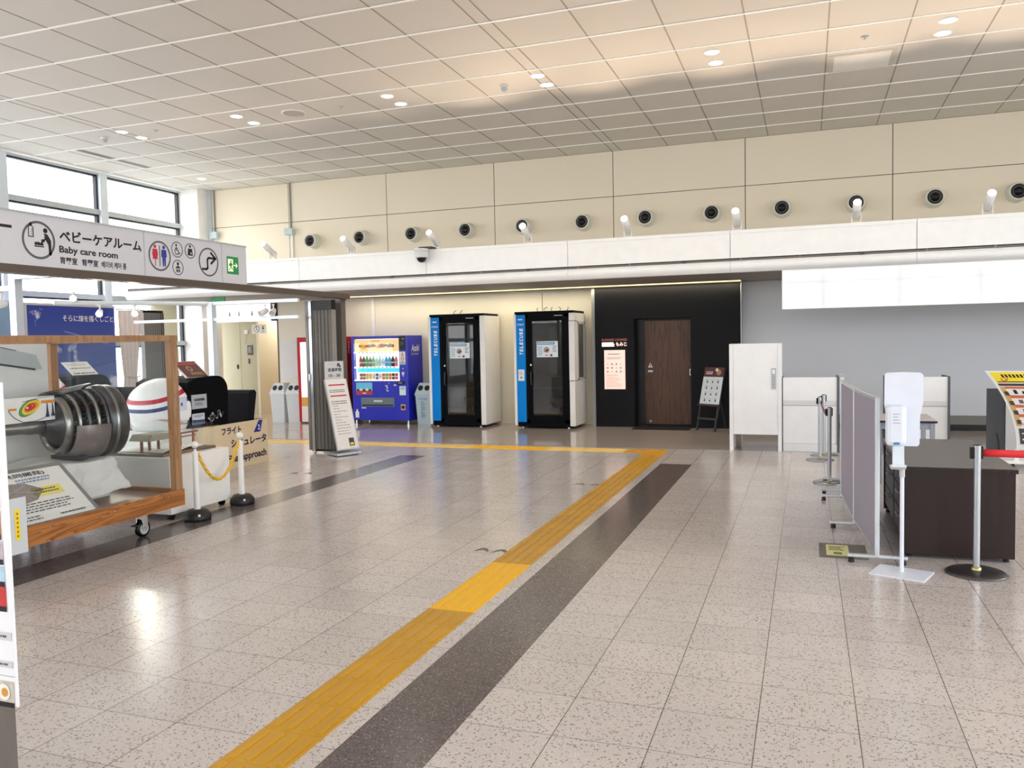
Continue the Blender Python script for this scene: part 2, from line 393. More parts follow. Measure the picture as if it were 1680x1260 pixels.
# charcoal lounge front with the recessed door
dw = MB()
for a, b, z0, z1 in ((-3.73, -3.00, 0, ZS), (-3.00, -1.97, 2.0, ZS), (-1.97, -1.10, 0, ZS)): dw.box((a, 15.0, z0), (b, YW + 0.15, z1), DARKWALL)
dw.box((-3.02, YW + 0.05, 0), (-1.95, YW + 0.2, 2.05), BLACK)
dw.box((-3.80, 15.03, 0), (-3.73, YW + 0.02, ZS), M('trim_pale', (160, 163, 164), 0.5)); dw.box((-1.10, 15.0, 0), (-1.085, YW, ZS), LGREY)
struct('wall_lounge', dw)
dr = wood('walnut_veneer', (104, 74, 58), (72, 50, 40), 9, 2, 0.4, 5)
d = thing('door_1', 'brown sliding wooden door in the charcoal wall', 'door', (-2.45, 15.33, 0)); d['kind'] = 'structure'
fin('door_leaf', MB().box((-2.86, 15.31, 0.03), (-1.975, 15.36, 1.99), dr), d)
fin('door_frame', MB().box((-3.0, 15.28, 0.0), (-2.86, 15.38, 2.0), BLACK).box((-2.86, 15.29, 1.955), (-1.97, 15.38, 2.0), BLACK), d)
F = FB(15.309)
fin('sign_plate', MB().poly(F, [(-2.80, 1.09), (-2.71, 1.09), (-2.755, 1.18)], PAPER).rect(F, -2.80, 1.005, -2.71, 1.04, PAPER).rect(F, -2.80, 1.045, -2.71, 1.08, M('plate_navy', (50, 54, 80), 0.5)).stroke(F, [(-2.755, 1.11), (-2.755, 1.15)], 0.012, INK, 0.003), d)
fin('handle', MB().box((-2.035, 15.29, 0.94), (-1.985, 15.312, 1.06), STEEL, 0.004).box((-2.02, 15.285, 0.965), (-2.0, 15.292, 1.035), DGREY), d)
fin('door_guide', MB().cyl((-2.76, 15.312, 0.085), (-2.76, 15.295, 0.085), 0.022, 0.022, STEEL), d)

# soffit with fascia
sf = MB()
bx = [-12.9, -8.80, -6.22, -3.67, -1.10, 1.47, 4.04, 6.6, XR]
for a, b in zip(bx[:-1], bx[1:]):
    sf.box((a + 0.004, YF, 2.83), (b - 0.004, YF + 0.06, ZL - 0.05), FASCIA)
    sf.box((a + 0.003, YF - 0.012, ZL - 0.05), (b - 0.003, YF + 0.25, ZL), FASCIA)
    pr = [(YF + 0.02, 2.79)] + [(YF + 0.02 - 0.05 * math.sin(math.pi * t / 8), 2.79 - (2.79 - ZS) * t / 8) for t in range(1, 8)] + [(YF + 0.02, ZS), (YF + 0.12, ZS), (YF + 0.12, 2.79)]
    sf.prism(frame((a + 0.002, 0, 0), (0, 1, 0), (0, 0, 1)), pr, 0, b - a - 0.004, FASCIA)
sf.box((-12.9, YF + 0.05, 2.70), (XR, YF + 0.08, 3.22), GAP)
sf.box((-12.9, YF + 0.005, 2.797), (XR, YF + 0.03, 2.812), M('slot_metal', (120, 112, 104), 0.4, metal=0.4))
for i in range(26):
    x = -12.0 + i * 0.85; sf.box((x - 0.035, YF - 0.002, 2.79), (x + 0.035, YF + 0.04, 2.83), DGREY) if i % 3 == 0 else sf.box((x - 0.01, YF, 2.79), (x + 0.01, YF + 0.04, 2.83), MGREY)
sf.box((-12.9, YF + 0.1, ZS + 0.005), (XR, YW, ZS + 0.06), SOFFIT)
sf.box((-12.9, YF + 0.1, ZS), (XR, YF + 0.125, ZS + 0.02), DGREY)
sf.box((-12.9, YF + 0.2, ZL - 0.06), (XR, YW, ZL - 0.005), FASCIA)
struct('trim_5', sf)
# LED cove strip along the back of the soffit
lt = M('warm_strip_light', (255, 232, 170), 0.4, var=0, emit=1.6)
struct('trim_6', MB().box((-8.9, 14.93, ZS - 0.012), (-1.09, 14.96, ZS + 0.004), lt).box((-8.9, 14.96, ZS - 0.03), (-1.09, 14.985, ZS + 0.005), GAP))
area('strip_light', (-5, 14.94, ZS - 0.03), (0, 0, 0), 7.8, 0.04, 30, color=(1, 0.86, 0.6))

# restroom recess at the left end of the back wall
rm = MB(); RW = M('restroom_wall', (196, 190, 164), 0.6, var=0.015)
rm.box((-12.75, YW, 0), (-12.62, YW + 0.15, 2.75), WHITE); rm.box((-11.0, YW - 0.02, 0), (-10.97, YW + 0.15, 2.62), GAP)
rm.box((-14.5, 16.4, 0), (-12.83, 16.5, 2.75), RW); rm.box((-12.82, 16.4, 0), (-12.36, 16.5, 2.75), RW); rm.box((-12.83, 16.42, 0), (-12.82, 16.5, 2.75), GAP)
rm.box((-12.36, 16.4, 0), (-12.3, 18.5, 2.75), LOWBEIGE)
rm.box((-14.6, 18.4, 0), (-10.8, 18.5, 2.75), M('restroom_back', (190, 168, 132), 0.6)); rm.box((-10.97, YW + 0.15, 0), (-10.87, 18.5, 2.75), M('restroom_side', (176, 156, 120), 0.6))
rm.box((-14.6, YW + 0.1, 2.7), (-10.8, 18.5, 2.78), WHITE); rm.box((-14.6, YW, 0), (-14.5, 18.5, 2.78), RW)
struct('wall_restroom', rm)
area('restroom_lamp', (-12, 17.2, 2.65), (0, 0, 0), 1.6, 0.3, 34, color=(1, 0.93, 0.8))

# left window wall
fr = M('window_frame', (196, 204, 206), 0.4, metal=0.2); dk = M('window_gasket', (34, 38, 44), 0.5)
bays = []; yy = 15.10
ymul = [15.10, 12.86, 10.66, 8.46, 6.26, 4.06, 1.86, -0.34, -2.54, -4.74, -6.94, YB]
rails = [5.13, 4.36, 2.67, 1.74, 0.25]
for n, (b, a) in enumerate(zip(ymul[:-1], ymul[1:]), 1):
    w = thing('window_%d' % n, 'bay %d of the glazed side wall' % n, 'window', (XL, (a + b) / 2, 0)); w['kind'] = 'structure'
    f = MB()
    f.box((XL - 0.08, a - 0.09, 0), (XL + 0.10, a + 0.09, ZC), ALUW)
    f.box((XL - 0.05, a + 0.09, 0), (XL + 0.03, a + 0.13, ZC), dk); f.box((XL - 0.05, b - 0.13, 0), (XL + 0.03, b - 0.09, ZC), dk)
    for i, z in enumerate(rails):
        t = 0.05 if i not in (0,) else 0.035
        f.box((XL - 0.06, a + 0.09, z - t), (XL + 0.07, b - 0.09, z + t), fr); f.box((XL - 0.055, a + 0.09, z - t - 0.03), (XL + 0.03, b - 0.09, z - t), dk)
    f.box((XL - 0.06, a + 0.09, 0), (XL + 0.04, b - 0.09, 0.2), fr)
    fin('window_frame', f, w)
    fin('pane', MB().box((XL - 0.012, a + 0.1, 0.25), (XL - 0.006, b - 0.1, 5.1), GLASS), w)
    if n < 3: pass
struct('wall_left', MB().box((XL - 0.15, 15.02, 0), (XL + 0.55, YW + 0.15, ZC), WHITE).box((XL + 0.55, YW - 0.03, 0), (XL + 0.66, YW + 0.15, ZC), fr).box((XL - 0.2, YB, ZC - 0.03), (XL + 0.2, 15.1, ZC + 0.02), WHITE))
struct('wall_right', MB().box((XR, 11.4, 0), (XR + 0.15, YW + 0.15, ZC), WHITE).box((XR, YB, 0), (XR + 0.15, 11.4, 0.3), WHITE))
for n, y in enumerate((-9.0, -5.6, -2.2, 1.2, 4.6, 8.0), 31):
    w = thing('window_%d' % n, 'bay %d of the glazed right wall' % n, 'window', (XR, y + 1.7, 0)); w['kind'] = 'structure'
    f = MB(); f.box((XR - 0.1, y, 0.3), (XR + 0.1, y + 0.18, ZC), ALUW)
    for z in (0.36, 2.5, 3.9, 5.1): f.box((XR - 0.06, y + 0.18, z - 0.06), (XR + 0.06, y + 3.4, z + 0.06), fr)
    fin('window_frame', f, w); fin('pane', MB().box((XR, y + 0.18, 0.42), (XR + 0.006, y + 3.4, 5.05), GLASS), w)
# rear glazed wall (behind the viewer)
for n, x in enumerate((-12.9, -10.2, -7.5, -4.8, -2.1, 0.6, 3.3, 6.0), 20):
    w = thing('window_%d' % n, 'bay %d of the rear glazed wall' % n, 'window', (x + 1.35, YB, 0)); w['kind'] = 'structure'
    f = MB(); f.box((x - 0.09, YB - 0.1, 0), (x + 0.09, YB + 0.1, ZC), ALUW)
    for z in (2.42, 3.7, 5.1): f.box((x, YB - 0.06, z - 0.06), (x + 2.7, YB + 0.06, z + 0.06), fr)
    fin('window_frame', f, w); fin('pane', MB().box((x + 0.09, YB - 0.006, 2.45), (x + 2.61, YB, 5.05), GLASS), w)
struct('wall_rear', MB().box((XL, YB - 0.12, 0), (XR, YB - 0.08, 2.36), WHITE).box((8.7, YB - 0.1, 0), (XR, YB + 0.1, ZC), WHITE).box((XL, YB - 0.1, 0), (-12.99, YB + 0.1, ZC), WHITE))

# ------------------------------------------------------------------ ceiling lights and fittings
lampm = M('lamp_disc', (255, 250, 240), 0.4, var=0, emit=14.0)
def downlight(x, y, label, power=26):
    t = thing('downlight', label, 'ceiling light', (x, y, ZC), 'paired round downlights in the ceiling')
    fin('trim_ring', MB().lathe((x, y, ZC), (0, 0, -1), [(0.105, 0), (0.10, 0.008), (0.082, 0.008), (0.078, -0.02)], WHITE, 24), t)
    fin('lamp', MB().cyl((x, y, ZC - 0.006), (x, y, ZC - 0.002), 0.08, 0.08, lampm, 24), t)
    d = bpy.data.lights.new('downlight_beam', 'SPOT'); d.energy = power; d.spot_size = 2.4; d.spot_blend = 0.8; d.color = (1, 0.93, 0.84); d.shadow_soft_size = 0.08
    l = bpy.data.objects.new('downlight_beam', d); COL.objects.link(l); l.parent = t; l.location = (0, 0, -0.03)
    return t
cols = [-10.46, -8.21, -5.62, -3.37, -1.10, 1.51]
where = ['above the window side', 'left of the round grille', 'right of the round grille', 'between the two narrow ceiling seams', 'left of the square hatch', 'right of the square hatch']
dl = None
for x, w in zip(cols, where):
    for y, nf in ((10.61, 'nearer'), (11.03, 'farther')):
        lab = '%s lit round downlight of the pair %s' % (nf, w)
        if dl is None: dl = downlight(x, y, lab)
        else: dup(dl, (x, y, ZC), lab)
dup(dl, (-11.9, 14.17, ZC), 'single lit round downlight near the corner by the window wall')
for i, x in enumerate((-10.46, -8.21, -5.62, -3.37, -1.10, 1.51, 4.1, 6.6)):
    for y in (3.6, -3.4): dup(dl, (x, y, ZC), 'round downlight in the row of lamps behind the viewer')
t = thing('ceiling_speaker', 'round grey speaker grille in the ceiling beside the downlights', 'speaker', (-7.31, 10.8, ZC))
fin('grille', MB().cyl((-7.31, 10.8, ZC), (-7.31, 10.8, ZC - 0.012), 0.17, 0.16, M('grille_grey', (176, 170, 166), 0.6), 28), t)
fin('rim', MB().lathe((-7.31, 10.8, ZC), (0, 0, -1), [(0.19, 0), (0.185, 0.014), (0.165, 0.014)], WHITE, 28), t)
sd = None
for x, y, lab in ((-11.02, 10.79, 'small white smoke detector on the ceiling near the slot vents'), (-3.93, 10.85, 'small white smoke detector on the ceiling left of the narrow seams')):
    if sd is None:
        sd = thing('smoke_detector', lab, 'smoke detector', (x, y, ZC), 'ceiling smoke detectors')
        fin('base', MB().cyl((x, y, ZC), (x, y, ZC - 0.02), 0.06, 0.06, WHITE), sd); fin('sensor_head', MB().lathe((x, y, ZC - 0.02), (0, 0, -1), [(0.045, 0), (0.05, 0.03), (0.03, 0.055), (0.0, 0.06)], LGREY, 20), sd)
    else: dup(sd, (x, y, ZC), lab)
sp = None
for x, y, lab in ((-9.9, 10.74, 'tiny flush sprinkler cap left of the leftmost ceiling lamps'), (-6.5, 10.79, 'tiny flush sprinkler cap right of the round grille'), (0.65, 10.79, 'tiny flush sprinkler cap above the square hatch')):
    if sp is None:
        sp = tag(fin('sprinkler_cap', MB().lathe((x, y, ZC), (0, 0, -1), [(0.05, 0), (0.045, 0.01), (0.012, 0.012), (0.012, 0.03), (0.02, 0.032), (0, 0.034)], LGREY, 16), None, (x, y, ZC)), lab, 'sprinkler', 'ceiling sprinklers')
    else: dup(sp, (x, y, ZC), lab)
for y0, y1, lab in ((11.2, 12.02, 'grey slot air vent in the ceiling, nearer one along the windows'), (12.14, 12.9, 'grey slot air vent in the ceiling, farther one along the windows')):
    t = thing('slot_vent', lab, 'air vent', (-12.08, (y0 + y1) / 2, ZC), 'slot vents along the windows'); x = -12.08
    fin('vent_frame', MB().box((x - 0.07, y0, ZC - 0.006), (x + 0.07, y1, ZC), LGREY), t)
    v = MB()
    for i in range(3): v.box((x - 0.05 + i * 0.04, y0 + 0.02, ZC - 0.012), (x - 0.03 + i * 0.04, y1 - 0.02, ZC - 0.005), MGREY)
    fin('louver', v, t)
t = thing('access_hatch', 'square white hatch panel set into the ceiling', 'ceiling hatch', (0.66, 11.72, ZC))
fin('hatch_frame', MB().box((0.27, 11.36, ZC - 0.008), (1.06, 12.06, ZC), M('hatch_rim', (206, 200, 192), 0.6)), t)
fin('hatch_panel', MB().box((0.33, 11.41, ZC - 0.013), (1.0, 12.01, ZC - 0.004), WHITE), t)

# ------------------------------------------------------------------ air nozzles and uplights on the ledge
zn = 1.64 + (3.895 - 1.64) * 15.15 / 15.4
nz = None
side = ['leftmost', 'second from the left', 'third from the left', 'fourth from the left', 'fifth from the left', 'sixth from the left', 'seventh from the left', 'fourth from the right', 'third from the right', 'second from the right', 'rightmost']
nx = [(-10.135 + 1.2149 * i) * 15.15 / 15.4 for i in range(12)]
nlab = ['leftmost', 'second from the left', 'third from the left', 'fourth from the left', 'fifth from the left', 'sixth from the left', 'sixth from the right', 'fifth from the right', 'fourth from the right', 'third from the right', 'second from the right', 'rightmost']
for x, s in zip(nx, nlab):
    lab = 'round white jet nozzle with black mouth on the upper wall, %s' % s
    if nz is None:
        nz = thing('air_nozzle', lab, 'air nozzle', (x, YW, zn), 'jet nozzles along the upper wall')
        fin('collar', MB().lathe((x, YW, zn), (0, -1, 0), [(0.165, 0), (0.16, 0.02), (0.135, 0.03), (0.135, 0.17), (0.145, 0.2), (0.14, 0.215), (0.118, 0.21), (0.112, 0.10)], M('nozzle_white', (214, 212, 200), 0.4), 32), nz)
        fin('mouth', MB().lathe((x, YW, zn), (0, -1, 0), [(0.115, 0.17), (0.105, 0.195), (0.085, 0.15), (0.04, 0.11), (0.0, 0.10)], M('nozzle_black', (20, 19, 18), 0.4), 32).lathe((x, YW, zn), (0, -1, 0), [(0.084, 0.185), (0.08, 0.19), (0.076, 0.185)], MGREY, 32), nz)
    else: dup(nz, (x, YW, zn), lab)
ux = [-9.45 + 1.6886 * i for i in range(8)]
bulbm = M('uplight_lamp', (255, 238, 205), 0.4, var=0, emit=22.0); bulboff = M('uplight_lamp_dim', (255, 246, 232), 0.4, var=0, emit=1.6)
def uplight(x, lit, lab):
    y = YF + 0.12; z = ZL
    t = thing('uplight', lab, 'spotlight', (x, y, z), 'uplights standing on the ledge')
    dirv = Vector((0, -0.90, 0.43)).normalized(); base = Vector((x, y, z + 0.13)); tip = base + dirv * 0.36
    fin('mount', MB().cyl((x, y, z), (x, y, z + 0.015), 0.06, 0.06, WHITE).box((x + 0.055, y - 0.02, z), (x + 0.067, y + 0.02, z + 0.16), WHITE).box((x - 0.067, y - 0.02, z), (x - 0.055, y + 0.02, z + 0.16), WHITE).cyl((x - 0.07, y, z + 0.13), (x + 0.07, y, z + 0.13), 0.012, 0.012, LGREY, 10), t)
    h = MB().lathe(base - dirv * 0.08, dirv, [(0.0, 0), (0.045, 0.004), (0.052, 0.02), (0.052, 0.20), (0.058, 0.22), (0.058, 0.40), (0.05, 0.40), (0.046, 0.34)], WHITE, 24)
    fin('lamp_head', h, t)
    fin('lamp', MB().lathe(base + dirv * 0.31, dirv, [(0.047, 0)] + [(0.047 * math.cos(a * math.pi / 12), 0.0 + 0.045 * math.sin(a * math.pi / 12)) for a in range(1, 7)], bulbm if lit else bulboff, 20), t)
    d = bpy.data.lights.new('uplight_beam', 'SPOT'); d.energy = 200 if lit else 50; d.spot_size = 1.35; d.spot_blend = 1.0; d.color = (1, 0.76, 0.54); d.shadow_soft_size = 0.05
    l = bpy.data.objects.new('uplight_beam', d); COL.objects.link(l); l.parent = t; l.location = tip + dirv * 0.05 - Vector((x, y, z))
    l.rotation_euler = Vector((0, -0.93, 0.37)).to_track_quat('-Z', 'Y').to_euler()
    return t
u0 = u1 = None
for i, x in enumerate(ux):
    lab = ('dim' if i < 3 else 'glowing') + ' white uplight on the ledge, %s' % (['leftmost', 'second from the left', 'third from the left, beside the dome camera', 'fourth from the left', 'fourth from the right', 'third from the right', 'second from the right', 'rightmost'][i])
    if i < 3:
        if u0 is None: u0 = uplight(x, False, lab)
        else: dup(u0, (x, YF + 0.12, ZL), lab)
    else:
        if u1 is None: u1 = uplight(x, True, lab)
        else: dup(u1, (x, YF + 0.12, ZL), lab)
t = thing('dome_camera', 'white dome security camera bracketed to the top of the fascia', 'security camera', (-6.24, YF - 0.13, 3.1))
c = (-6.24, YF - 0.13)
fin('housing', MB().lathe((c[0], c[1], 3.1), (0, 0, 1), [(0.10, 0.0), (0.115, 0.02), (0.115, 0.12), (0.13, 0.125), (0.13, 0.15), (0.0, 0.16)], M('camera_white', (226, 228, 230), 0.25), 28), t)
fin('dome', MB().lathe((c[0], c[1], 3.1), (0, 0, -1), [(0.085, 0)] + [(0.085 * math.cos(a * math.pi / 16), 0.085 * math.sin(a * math.pi / 16)) for a in range(1, 9)], M('dome_smoke', (14, 14, 16), 0.08), 24), t)
fin('bracket', MB().box((c[0] - 0.03, c[1] - 0.05, 3.26), (c[0] + 0.2, YF + 0.05, 3.28), DGREY), t)
t = thing('junction_box', 'grey box with conduit on the upper back wall, left of the nozzles', 'junction box', (-10.55, YW, 4.0))
fin('box', MB().box((-10.66, YW - 0.12, 4.03), (-10.46, YW - 0.002, 4.17), M('box_grey', (178, 196, 200), 0.4), 0.008), t)
fin('conduit', MB().tube([(-10.55, YW - 0.02, 4.17), (-10.55, YW - 0.02, ZC)], 0.016, MGREY).tube([(-10.52, YW - 0.02, 4.04), (-10.52, YW - 0.02, ZL)], 0.02, WHITE), t)
t = thing('junction_box', 'grey box with conduit beside the corner pillar', 'junction box', (-12.54, YW, 4.0))
fin('box', MB().box((-12.64, YW - 0.13, 4.07), (-12.44, YW - 0.035, 4.22), M('box_grey', (178, 196, 200), 0.4), 0.008), t)
fin('conduit', MB().tube([(-12.56, YW - 0.02, 4.2), (-12.56, YW - 0.02, ZC)], 0.016, MGREY), t)
tag(fin('wall_conduit', MB().box((-8.62, YW - 0.055, 1.8), (-8.55, YW - 0.016, ZS), WHITE, 0.006), None), 'white vertical cable duct on the wall above the blue drinks machine', 'cable duct')

# ------------------------------------------------------------------ tactile paving
OCH = M('tactile_ochre', (198, 148, 22), 0.4, var=0.1, scale=2.5); NEWY = M('tactile_yellow', (242, 186, 0), 0.4, var=0.03); ORG = M('tactile_orange', (206, 146, 26), 0.45, var=0.05)
tm = MB(); TP = 0.2735
y = 4.51 - TP * 22
while y < 11.1:
    new = 4.4 < y < 5.55; mt = NEWY if new else OCH
    tm.box((-2.2, y + 0.001, -0.01), (-1.9, y + TP - 0.001, 0.003), mt)
    for k in range(4):
        x = -2.2 + 0.0375 + 0.075 * k
        tm.box((x - 0.012, y + 0.02, 0.003), (x + 0.012, y + TP - 0.02, 0.0075), mt)
    y += TP
yj = y
tag(fin('tactile_path', tm, None), 'long yellow ribbed tactile strip running from the foreground toward the lounge door', 'tactile paving')
tj = MB(); tj.box((-2.2, yj, -0.01), (-1.9, 11.98, 0.003), ORG); tj.box((-2.5, 11.6, -0.01), (-2.2, 11.98, 0.003), ORG)
for x0, x1, y0, y1 in ((-2.2, -1.9, yj, 11.98), (-2.5, -2.2, 11.6, 11.98)):
    nx_, ny_ = round((x1 - x0) / 0.06), round((y1 - y0) / 0.06)
    for i in range(nx_):
        for j in range(ny_): tj.cyl((x0 + 0.03 + 0.06 * i, y0 + 0.03 + 0.06 * j, 0.003), (x0 + 0.03 + 0.06 * i, y0 + 0.03 + 0.06 * j, 0.008), 0.018, 0.012, ORG, 8)
tag(fin('tactile_corner', tj, None), 'orange dotted tactile corner where the two yellow strips meet', 'tactile paving')
tc = MB(); YPALE = M('tactile_pale', (238, 204, 118), 0.35, var=0.1, scale=1.5)
x = -2.5; i = 0
while x > -9.2:
    mt = NEWY if 4 <= i <= 7 else YPALE
    tc.box((x - 0.299, 11.6, -0.01), (x, 11.98, 0.003), mt)
    for k in range(4): tc.box((x - 0.28, 11.65 + 0.093 * k - 0.012, 0.003), (x - 0.02, 11.65 + 0.093 * k + 0.012, 0.0075), mt)
    x -= 0.3; i += 1
tag(fin('tactile_path', tc, None), 'pale yellow ribbed tactile strip crossing in front of the phone booths', 'tactile paving')

# footprint stickers
fp = None; FPM = M('sticker_grey', (112, 108, 106), 0.6)
for x, y, lab in ((-2.405, 5.87, 'left grey footprint sticker of the pair nearest the bright yellow tiles'), (-2.253, 5.87, 'right grey footprint sticker of the pair nearest the bright yellow tiles'),
                  (-2.42, 8.89, 'left grey footprint sticker of the pair farther along the yellow strip'), (-2.25, 8.89, 'right grey footprint sticker of the pair farther along the yellow strip'),
                  (-6.19, 8.83, 'left grey footprint sticker right of the simulator box'), (-6.0, 8.86, 'right grey footprint sticker right of the simulator box'), (-7.2, 10.1, 'single grey footprint sticker near the folding partition')):
    if fp is None:
        q = MB(); F = frame((x, y, 0.0015), (1, 0, 0), (0, 1, 0))
        q.poly(F, [(0.055 * math.cos(a * math.pi / 12), 0.11 * math.sin(a * math.pi / 12)) for a in range(0, 13)] + [(-0.04, 0.02), (0, 0.07), (0.04, 0.02)], FPM, 0.0006)
        fp = tag(fin('footprint_sticker', q, None, (x, y, 0.0015)), lab, 'floor sticker', 'footprint stickers on the floor')
    else: dup(fp, (x, y, 0.0015), lab)
t = thing('floor_notice', 'dark floor mat with yellow notice sheet beside the grey screens', 'floor notice', (0.2, 6.61, 0))
fin('mat', MB().box((0.085, 6.39, 0), (0.42, 6.83, 0.003), M('notice_grey', (108, 106, 98), 0.6)), t)
F = frame((0.135, 6.45, 0.003), (1, 0, 0), (0, 1, 0))
fin('notice_sheet', MB().rect(F, 0, 0, 0.16, 0.33, M('notice_yellow', (226, 226, 150), 0.5), 0.001).lines(F, 0.02, 0.15, 0.14, 0.29, 4, INKG, 0.0015).rect(F, 0.05, 0.04, 0.11, 0.1, M('notice_green', (70, 120, 60), 0.5), 0.0015), t)

# ------------------------------------------------------------------ overhead sign on the beam
XS = -6.40
t = thing('overhead_sign', 'long white hanging direction sign with baby care and toilet pictograms', 'sign', (-6.46, 6.0, 2.38))
SIGNW = M('sign_face', (214, 214, 220), 0.4, var=0.01)
fin('sign_box', MB().box((-6.52, 3.2, 2.385), (XS, 8.35, 2.835), SIGNW).box((-6.53, 3.2, 2.835), (XS + 0.012, 8.352, 2.85), ALU).box((XS - 0.002, 6.713, 2.385), (XS + 0.001, 6.721, 2.835), INKL).box((XS - 0.002, 7.903, 2.385), (XS + 0.001, 7.911, 2.835), INKL), t)
F = FL(XS); q = MB()
q.rect(F, 4.75, 2.69, 5.225, 2.715, INK)
fin('dash_mark', q, t); q = MB(); q.text('ベビーケアルーム', F, 5.70, 2.628, 0.98, 0.108, INK, bold=0.03)
fin('lettering', q, t); q = MB(); q.text('Baby care room', F, 5.693, 2.508, 0.675, 0.082, INK, bold=0.025)
fin('lettering', q, t); q = MB(); q.text('育嬰室', F, 5.695, 2.425, 0.19, 0.066, INK, bold=0.02); fin('lettering', q, t)
fin('lettering', MB().text('育嬰室', F, 5.935, 2.425, 0.19, 0.066, INK, bold=0.02), t)
fin('lettering', MB().text('베이비 케어 룸', F, 6.165, 2.425, 0.305, 0.064, INK, bold=0.02), t)
q = MB()
q.ring(F, 5.485, 2.615, 0.168, 0.021, INKG)
q.disc(F, 5.555, 2.705, 0.022, INK); q.poly(F, [(5.535, 2.68), (5.575, 2.675), (5.61, 2.62), (5.61, 2.49), (5.585, 2.49), (5.58, 2.58), (5.55, 2.63), (5.51, 2.625), (5.51, 2.605), (5.54, 2.6), (5.545, 2.66)], INK)
q.rect(F, 5.435, 2.555, 5.535, 2.565, INK); q.disc(F, 5.455, 2.583, 0.015, INK); q.poly(F, [(5.47, 2.57), (5.53, 2.57), (5.53, 2.585), (5.52, 2.615), (5.5, 2.59), (5.47, 2.605)], INK)
q.stroke(F, [(5.385, 2.64), (5.385, 2.72), (5.395, 2.735), (5.42, 2.735), (5.432, 2.72), (5.432, 2.64), (5.385, 2.64)], 0.008, INK); q.rect(F, 5.398, 2.737, 5.42, 2.75, INK); q.disc(F, 5.409, 2.757, 0.008, INK)
for k in range(3): q.rect(F, 5.412, 2.66 + k * 0.02, 5.428, 2.665 + k * 0.02, INK)
fin('pictogram', q, t); q = MB(); q.ring(F, 6.93, 2.605, 0.157, 0.018, INKG)
RW_ = M('pictogram_red', (200, 30, 62), 0.5, var=0); BW_ = M('pictogram_blue', (40, 60, 150), 0.5, var=0)
q.disc(F, 6.865, 2.70, 0.019, RW_); q.poly(F, [(6.835, 2.675), (6.895, 2.675), (6.905, 2.62), (6.895, 2.59), (6.905, 2.57), (6.87, 2.57), (6.87, 2.50), (6.86, 2.50), (6.86, 2.57), (6.825, 2.57), (6.835, 2.59), (6.825, 2.62)], RW_)
q.rect(F, 6.925, 2.50, 6.934, 2.715, INK)
q.disc(F, 6.99, 2.70, 0.019, BW_); q.poly(F, [(6.955, 2.675), (7.025, 2.675), (7.03, 2.6), (7.015, 2.595), (7.012, 2.50), (6.995, 2.50), (6.99, 2.58), (6.985, 2.50), (6.968, 2.50), (6.965, 2.595), (6.95, 2.6)], BW_)
fin('pictogram', q, t); q = MB(); q.ring(F, 7.187, 2.697, 0.085, 0.010, INKG); q.disc(F, 7.175, 2.745, 0.012, INK); q.stroke(F, [(7.175, 2.73), (7.178, 2.69), (7.205, 2.69), (7.215, 2.655), (7.23, 2.66)], 0.010, INK); q.stroke(F, [(7.165, 2.71), (7.15, 2.68), (7.165, 2.648), (7.195, 2.645), (7.205, 2.66)], 0.009, INK); q.stroke(F, [(7.176, 2.71), (7.2, 2.71)], 0.008, INK)
fin('pictogram', q, t); q = MB(); q.ring(F, 7.386, 2.70, 0.083, 0.010, INKG); q.disc(F, 7.386, 2.75, 0.015, INK); q.poly(F, [(7.355, 2.725), (7.417, 2.725), (7.425, 2.65), (7.347, 2.65)], INK); q.rect(F, 7.39, 2.665, 7.405, 2.685, SIGNW, 0.003)
fin('pictogram', q, t); q = MB(); q.ring(F, 7.19, 2.504, 0.083, 0.010, INKG); q.disc(F, 7.19, 2.545, 0.017, INK); q.poly(F, [(7.19, 2.527), (7.235, 2.495), (7.205, 2.497), (7.175, 2.497), (7.145, 2.495)], INK); q.disc(F, 7.175, 2.47, 0.011, INK, ry=0.02); q.disc(F, 7.206, 2.47, 0.011, INK, ry=0.02)
fin('pictogram', q, t); q = MB(); q.ring(F, 7.68, 2.603, 0.162, 0.018, INKG); q.stroke(F, [(7.575, 2.52), (7.64, 2.52), (7.66, 2.535), (7.66, 2.63), (7.68, 2.65), (7.79, 2.65)], 0.024, INK); q.stroke(F, [(7.72, 2.71), (7.795, 2.65), (7.72, 2.59)], 0.026, INK)
fin('pictogram', q, t)
q = MB(); GR = M('exit_green', (20, 132, 72), 0.4, var=0, emit=0.15); PG = M('exit_pale', (226, 236, 190), 0.4, var=0, emit=0.5)
q.rect(F, 7.992, 2.495, 8.2, 2.70, GR); q.rect(F, 8.01, 2.525, 8.10, 2.67, PG, 0.003)
q.disc(F, 8.065, 2.645, 0.012, GR, 0.004); q.poly(F, [(8.045, 2.63), (8.07, 2.63), (8.095, 2.60), (8.075, 2.595), (8.07, 2.585), (8.09, 2.555), (8.085, 2.53), (8.075, 2.555), (8.055, 2.575), (8.04, 2.54), (8.015, 2.54), (8.04, 2.56), (8.05, 2.59), (8.03, 2.61), (8.02, 2.59)], GR, 0.004)
q.stroke(F, [(8.11, 2.60), (8.17, 2.60)], 0.012, PG, 0.003); q.stroke(F, [(8.15, 2.625), (8.175, 2.60), (8.15, 2.575)], 0.012, PG, 0.003)
fin('exit_sign', q, t)
